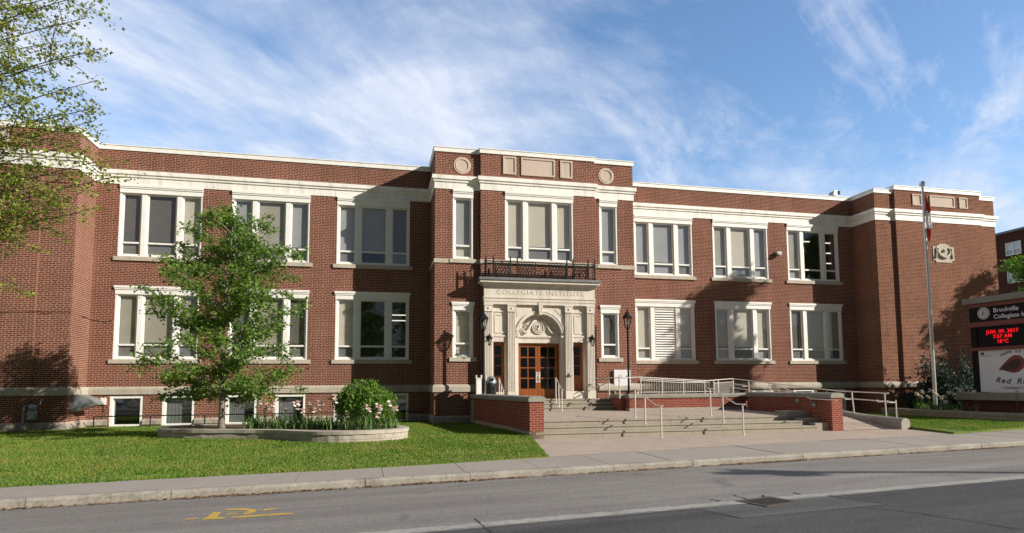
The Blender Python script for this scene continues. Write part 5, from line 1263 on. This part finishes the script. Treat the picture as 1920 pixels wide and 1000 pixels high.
# limp flag hanging beside the pole
fl = thing('flag', 'limp red and white flag hanging folded against the flagpole', 'flag')
prof = [(8.62, .02, 0), (8.38, .10, 1), (8.1, .20, 1), (7.88, .28, 1), (7.74, .28, 1), (7.72, .26, 2), (7.4, .25, 2), (7.1, .27, 2), (6.92, .24, 2), (6.90, .18, 1), (6.65, .15, 1), (6.42, .09, 1)]
for name, sel, mat in (('red_stripe', 0, REDP), ('white_field', 1, WHITEP), ('red_stripe', 2, REDP)):
    rows = (prof[0:5], prof[4:9], prof[8:12])[sel]; mb = MB(); vs = []; K = 12
    for z, w, _ in rows:
        for i in range(K + 1):
            t_ = i / K; vs.append((17.68 + w * t_, -4.40 + .07 * math.sin(t_ * 11 + z * 2.0) * min(1, w * 4), z - .12 * t_ * t_ + .02 * math.sin(t_ * 9)))
    mb.add(vs, [(r * (K + 1) + i, r * (K + 1) + i + 1, (r + 1) * (K + 1) + i + 1, (r + 1) * (K + 1) + i) for r in range(len(rows) - 1) for i in range(K)], smooth=True)
    o = mb.build(name, mat, fl); sm = o.modifiers.new('thick', 'SOLIDIFY'); sm.thickness = .006
# school sign, square to the street
sg = thing('school_sign', 'dark school sign with a red electronic display and a white lower panel', 'sign')
F0 = Vector((18.27, -5.93, 0)); n_ = Vector((.10, -1, 0)).normalized(); o_ = Vector((-1, -.10, 0)).normalized()
def S(a, b, d=0): p = F0 + n_ * a + o_ * d; return (p.x, p.y, b)
def sbox(a0, a1, d0, d1, z0, z1, name, mat, bm=None):
    m_ = bm or MB(); q = lambda a, d: S(a, 0, d)[:2]
    m_.prism([q(a0, d0), q(a1, d0), q(a1, d1), q(a0, d1)], z0, z1)
    return m_ if bm else m_.build(name, mat, sg)
SWd = 3.05
sbox(-.32, SWd + .3, -.62, .22, 3.27, 3.52, 'cap', COPING_S)
sbox(-.20, SWd + .2, -.50, .10, 3.10, 3.265, 'maroon_rail', MAROON)
hd = sbox(-.16, SWd + .16, -.46, .06, 2.47, 3.10, 'name_panel', BLACK)
sbox(-.19, SWd + .2, -.50, .10, 2.27, 2.47, 'maroon_rail', MAROON)
ld = sbox(.10, SWd - .1, -.38, .0, 1.40, 2.27, 'display', BLACK)
sbox(-.16, .10, -.44, .04, -.5, 2.27, 'post', BLACK); sbox(SWd - .1, SWd + .16, -.44, .04, -.5, 2.27, 'post', BLACK)
sbox(-.19, SWd + .2, -.50, .10, 1.26, 1.40, 'maroon_rail', MAROON)
wp = sbox(.10, SWd - .1, -.36, .02, -.47, 1.26, 'message_panel', SIGNWHITE)
sbox(-.75, SWd + .6, -.75, .42, -.80, -.49, 'base_cap', COPING_S); sbox(-.6, SWd + .5, -.6, .30, -1.9, -.80, 'base_wall', BRICK_DARK)
tf = lambda a0, b0, d0, rot=0: (lambda a, b, d: S(a0 + a * math.cos(rot) - b * math.sin(rot), b0 + a * math.sin(rot) + b * math.cos(rot), d0 + d))
text('Brockville', .25, SILVER, tf(.86, 2.83, .062), 'lettering', hd, align='LEFT', lift=.004, off=.004)
text('Collegiate Institute', .25, SILVER, tf(.86, 2.56, .062), 'lettering', hd, align='LEFT', lift=.004, off=.004)
MX = Matrix((o_.cross(Vector((0, 0, 1))), Vector((0, 0, 1)), o_)).transposed()
mb = MB(); cS = S(.46, 2.83, .06); mb.lathe([(0, .012), (.255, .012), (.255, 0)], cS, 36, ax=MX, smooth=False); mb.build('seal', SILVER, hd)
mb = MB()
for r1 in (.235, .165): mb.tube([S(.46 + r1 * math.cos(R(t_)), 2.83 + r1 * math.sin(R(t_)), .074) for t_ in range(0, 361, 12)], .006, 4, cap=False)
for t_ in range(0, 360, 20): mb.tube([S(.46 + .19 * math.cos(R(t_)), 2.83 + .19 * math.sin(R(t_)), .074), S(.46 + .212 * math.cos(R(t_ + 5)), 2.83 + .212 * math.sin(R(t_ + 5)), .074)], .007, 4)
mb.tube([S(.40, 2.75, .076), S(.43, 2.86, .076), S(.50, 2.94, .076)], .014, 5); mb.tube([S(.37, 2.77, .076), S(.55, 2.79, .076)], .012, 5); mb.tube([S(.44, 2.84, .076), S(.52, 2.86, .076)], .01, 5)
mb.build('seal_mark', INK, hd)
for s_, a0, b0 in (('JUN. 09. 2017', 1.12, 1.96), ('7:57 AM', 1.12, 1.76), ('18\u00b0C', 1.12, 1.55)): text(s_, .205, LED, tf(a0, b0, .004), 'display_text', ld, lift=.004, off=.006, spacing=1.08)
arcw = 'Home of the'
for i, ch in enumerate(arcw):
    if ch == ' ': continue
    th = R(122 - i * 8.0); text(ch, .20, INK, tf(1.52 + .80 * math.cos(th), .32 + .80 * math.sin(th), .022, th - math.pi / 2), 'lettering', wp, lift=.004, off=.002)
for i, ch in enumerate('Red Rams'):
    if ch == ' ': continue
    x = (i - 3.5) * .21; text(ch, .32, INK, tf(1.55 + x, -.10 + .16 * x * x * .6 - .03, .022, .22 * x), 'lettering', wp, shear=.3, lift=.004, off=.006)
text('\u2022 Established 1889 \u2022', .155, MATS['dark_red'], tf(1.55, -.34, .022), 'lettering', wp, shear=.25, lift=.004)
mb = MB(); pts = [(.88, .42), (1.02, .60), (1.18, .76), (1.36, .93), (1.56, 1.03), (1.76, 1.00), (1.90, .86), (1.94, .66), (1.86, .50), (1.70, .36), (1.50, .30), (1.30, .34), (1.08, .42)]
mb.extr(pts, lambda a, b, d: S(a, b, .02 + d), 0.0, .006); mb.build('emblem', DARKRED, wp)
mb = MB(); mb.extr([(1.0, .45), (1.12, .62), (1.30, .72), (1.52, .88), (1.72, .84), (1.78, .66), (1.66, .50), (1.48, .40), (1.30, .40), (1.14, .42)], lambda a, b, d: S(a, b, .027 + d), 0.0, .005); mb.build('emblem_field', simple('emblem_brown', (.035, .022, .02), .5), wp)
mb = MB(); mb.extr([(.20, 1.08), (.34, 1.08), (.34, 1.18), (.20, 1.18)], lambda a, b, d: S(a, b, .02 + d), 0, .004); mb.extr([(.20, 1.02), (.62, 1.02), (.62, 1.04), (.20, 1.04)], lambda a, b, d: S(a, b, .02 + d), 0, .004); mb.build('maker_mark', INK, wp)

# ------------------------------------------------------------------ street furniture by the door
def post_lamp(x, y, zb, ztop, lab):
    t = thing('post_lamp', lab, 'lamp post'); zl_ = ztop - .95
    mb = MB(); mb.lathe([(.10, 0), (.10, .08), (.06, .14), (.045, .5), (.038, zl_ - zb - .1), (.05, zl_ - zb - .06), (.05, zl_ - zb - .02), (.03, zl_ - zb), (.06, zl_ - zb + .06), (.085, zl_ - zb + .12)], (x, y, zb), 12); mb.build('pole', IRON, t)
    mb = MB(); z = zl_ + .12
    for k in range(6):
        a = R(60 * k + 15); mb.tube([(x + .10 * math.cos(a), y + .10 * math.sin(a), z), (x + .185 * math.cos(a), y + .185 * math.sin(a), z + .42)], .012, 5)
        b = R(60 * k + 75); mb.tube([(x + .185 * math.cos(a), y + .185 * math.sin(a), z + .42), (x + .185 * math.cos(b), y + .185 * math.sin(b), z + .42)], .014, 5)
    mb.lathe([(.23, .41), (.20, .46), (.10, .58), (.09, .62), (.05, .68), (.02, .72), (.035, .76), (.0, .82)], (x, y, z), 6, smooth=False); mb.lathe([(.23, .41), (.0, .43)], (x, y, z), 6, smooth=False); mb.lathe([(.11, .0), (.0, .01)], (x, y, z), 6, smooth=False)
    mb.tube([(x, y, z), (x, y, z + .12)], .03, 6)
    h = mb.build('lantern', IRON, t)
    g = MB(); g.lathe([(.10, .01), (.18, .41)], (x, y, z), 6, smooth=False); g.build('lantern_glass', GLASS_C, h)
    g = MB(); g.lathe([(0, .11), (.035, .14), (.045, .2), (.03, .27), (0, .29)], (x, y, z), 10); g.build('bulb', SIGNWHITE, h)
post_lamp(-2.52, -3.0, -.62, 3.0, 'black lantern lamp post standing left of the stone door surround')
post_lamp(3.6, -3.0, -.62, 3.15, 'black lantern lamp post standing right of the entrance by the wall sign')
t = thing('litter_bin', 'dark round litter bin with silver domed lid beside the doors', 'bin')
mb = MB(); mb.lathe([(.19, 0), (.2, .02), (.205, .62), (.21, .66), (.19, .67)], (-2.2, -3.0, -.62), 20); mb.lathe([(0, .01), (.19, .0)], (-2.2, -3, -.62), 20)
mb.build('body', simple('bin_charcoal', (.02, .022, .025), .5), t)
mb = MB(); mb.lathe([(.215, .66), (.215, .70), (.20, .76), (.16, .86), (.09, .92), (0, .94)], (-2.2, -3, -.62), 20); mb.build('lid', ZINC, t)
mb = MB(); mb.box(-2.27, -2.13, -3.2, -3.12, .11, .22); mb.build('flap', BLACK, t)
t = thing('receptacle', 'narrow white metal box standing against the dark brick beside the lamp post', 'receptacle')
mb = MB(); mb.box(-2.80, -2.60, -3.06, -2.86, -.62, .22); mb.build('body', FRAME, t)
mb = MB(); mb.prism([(-2.82, -3.08), (-2.58, -3.08), (-2.58, -2.84), (-2.82, -2.84)], .22, .25); mb.box(-2.82, -2.78, -3.08, -2.84, .25, .36); mb.box(-2.62, -2.58, -3.08, -2.84, .25, .36); mb.build('hood', FRAME, t)
t = thing('bollard', 'thin pale steel post standing between lamp post and litter bin', 'post')
mb = MB(); mb.tube([(-2.43, -3.05, -.62), (-2.43, -3.05, .33)], .03, 10); mb.build('shaft', STEEL, t); mb = MB(); mb.lathe([(0, .04), (.02, .035), (.032, 0)], (-2.43, -3.05, .33), 10); mb.build('cap', STEEL, t)
t = thing('notice_board', 'pale grey notice board on the wall behind the right-hand lamp post', 'notice board')
mb = MB(); mb.box(3.28, 4.02, -2.2, -2.14, -.28, .58); mb.build('board', SIGNWHITE, t)
mb = MB(); mb.box(3.3, 3.36, -2.15, -2.09, -.6, -.28); mb.box(3.94, 4.0, -2.15, -2.09, -.6, -.28); mb.build('leg', ZINC, t)
text('10   4', .20, MATS['zinc'], lambda a, b, d: (3.66 + a, -2.2 - d, .22 + b), 'lettering', t, lift=.003)
t = thing('gas_meter', 'grey gas meter with pipes on the shaded wall of the left end block', 'gas meter')
mb = MB(); mb.box(-18.46, -18.22, -2.05, -1.85, -1.12, -.82); mb.lathe([(0, .1), (.1, .09), (.12, .02), (.12, -.1)], (-18.34, -1.95, -.72), 14, ax=AXY); mb.build('meter_body', ZINC, t)
mb = MB(); mb.tube([(-18.62, -1.92, -1.6), (-18.62, -1.92, -.66), (-18.34, -1.92, -.60)], .03, 8); mb.tube([(-18.14, -1.92, -.62), (-18.10, -1.92, -.44), (-18.10, -1.72, -.44)], .025, 8); mb.tube([(-18.46, -1.95, -.95), (-18.62, -1.92, -.95)], .03, 8); mb.build('pipe', ZINC, t)

# ------------------------------------------------------------------ apartment block far right
ap = thing('apartment_block', 'dark brown brick apartment block with white windows beyond the school', 'apartment building')
mb = MB(); xw = 60.0
mb.box(xw, 78, 8, 30.5, -2, 16.0); mb.build('wall', BRICK_DARK, ap)
mb = MB(); mb.box(xw - .12, 78.1, 7.9, 30.6, 16.0, 16.25); mb.build('roof', LEAD, ap)
for k in range(5):
    zz = 13.5 - k * 3.0
    for yc_ in (25.46, 20.4, 15.2, 10.4):
        mb = MB(); y0, y1, z0, z1 = yc_ - .85, yc_ + .85, zz, zz + 1.4
        for q in ((y0, y1, z0, z0 + .1), (y0, y1, z1 - .1, z1), (y0, y0 + .1, z0 + .1, z1 - .1), (y1 - .1, y1, z0 + .1, z1 - .1), (yc_ - .07, yc_ + .07, z0 + .1, z1 - .1), (y0 + .1, yc_ - .07, zz + .55, zz + .62), (yc_ + .07, y1 - .1, zz + .55, zz + .62)):
            mb.box(xw - .08, xw + .02, q[0], q[1], q[2], q[3])
        w_ = mb.build('window', FRAME, ap)
        mb = MB(); mb.add([(xw - .03, y0, z0), (xw - .03, y1, z0), (xw - .03, y1, z1), (xw - .03, y0, z1)], [(0, 3, 2, 1)]); mb.build('pane', GLASS, w_)
        mb = MB(); mb.add([(xw - .01, y0, z0 + .6), (xw - .01, y1, z0 + .6), (xw - .01, y1, z1), (xw - .01, y0, z1)], [(0, 3, 2, 1)]); mb.build('blind', BL['g'], w_)
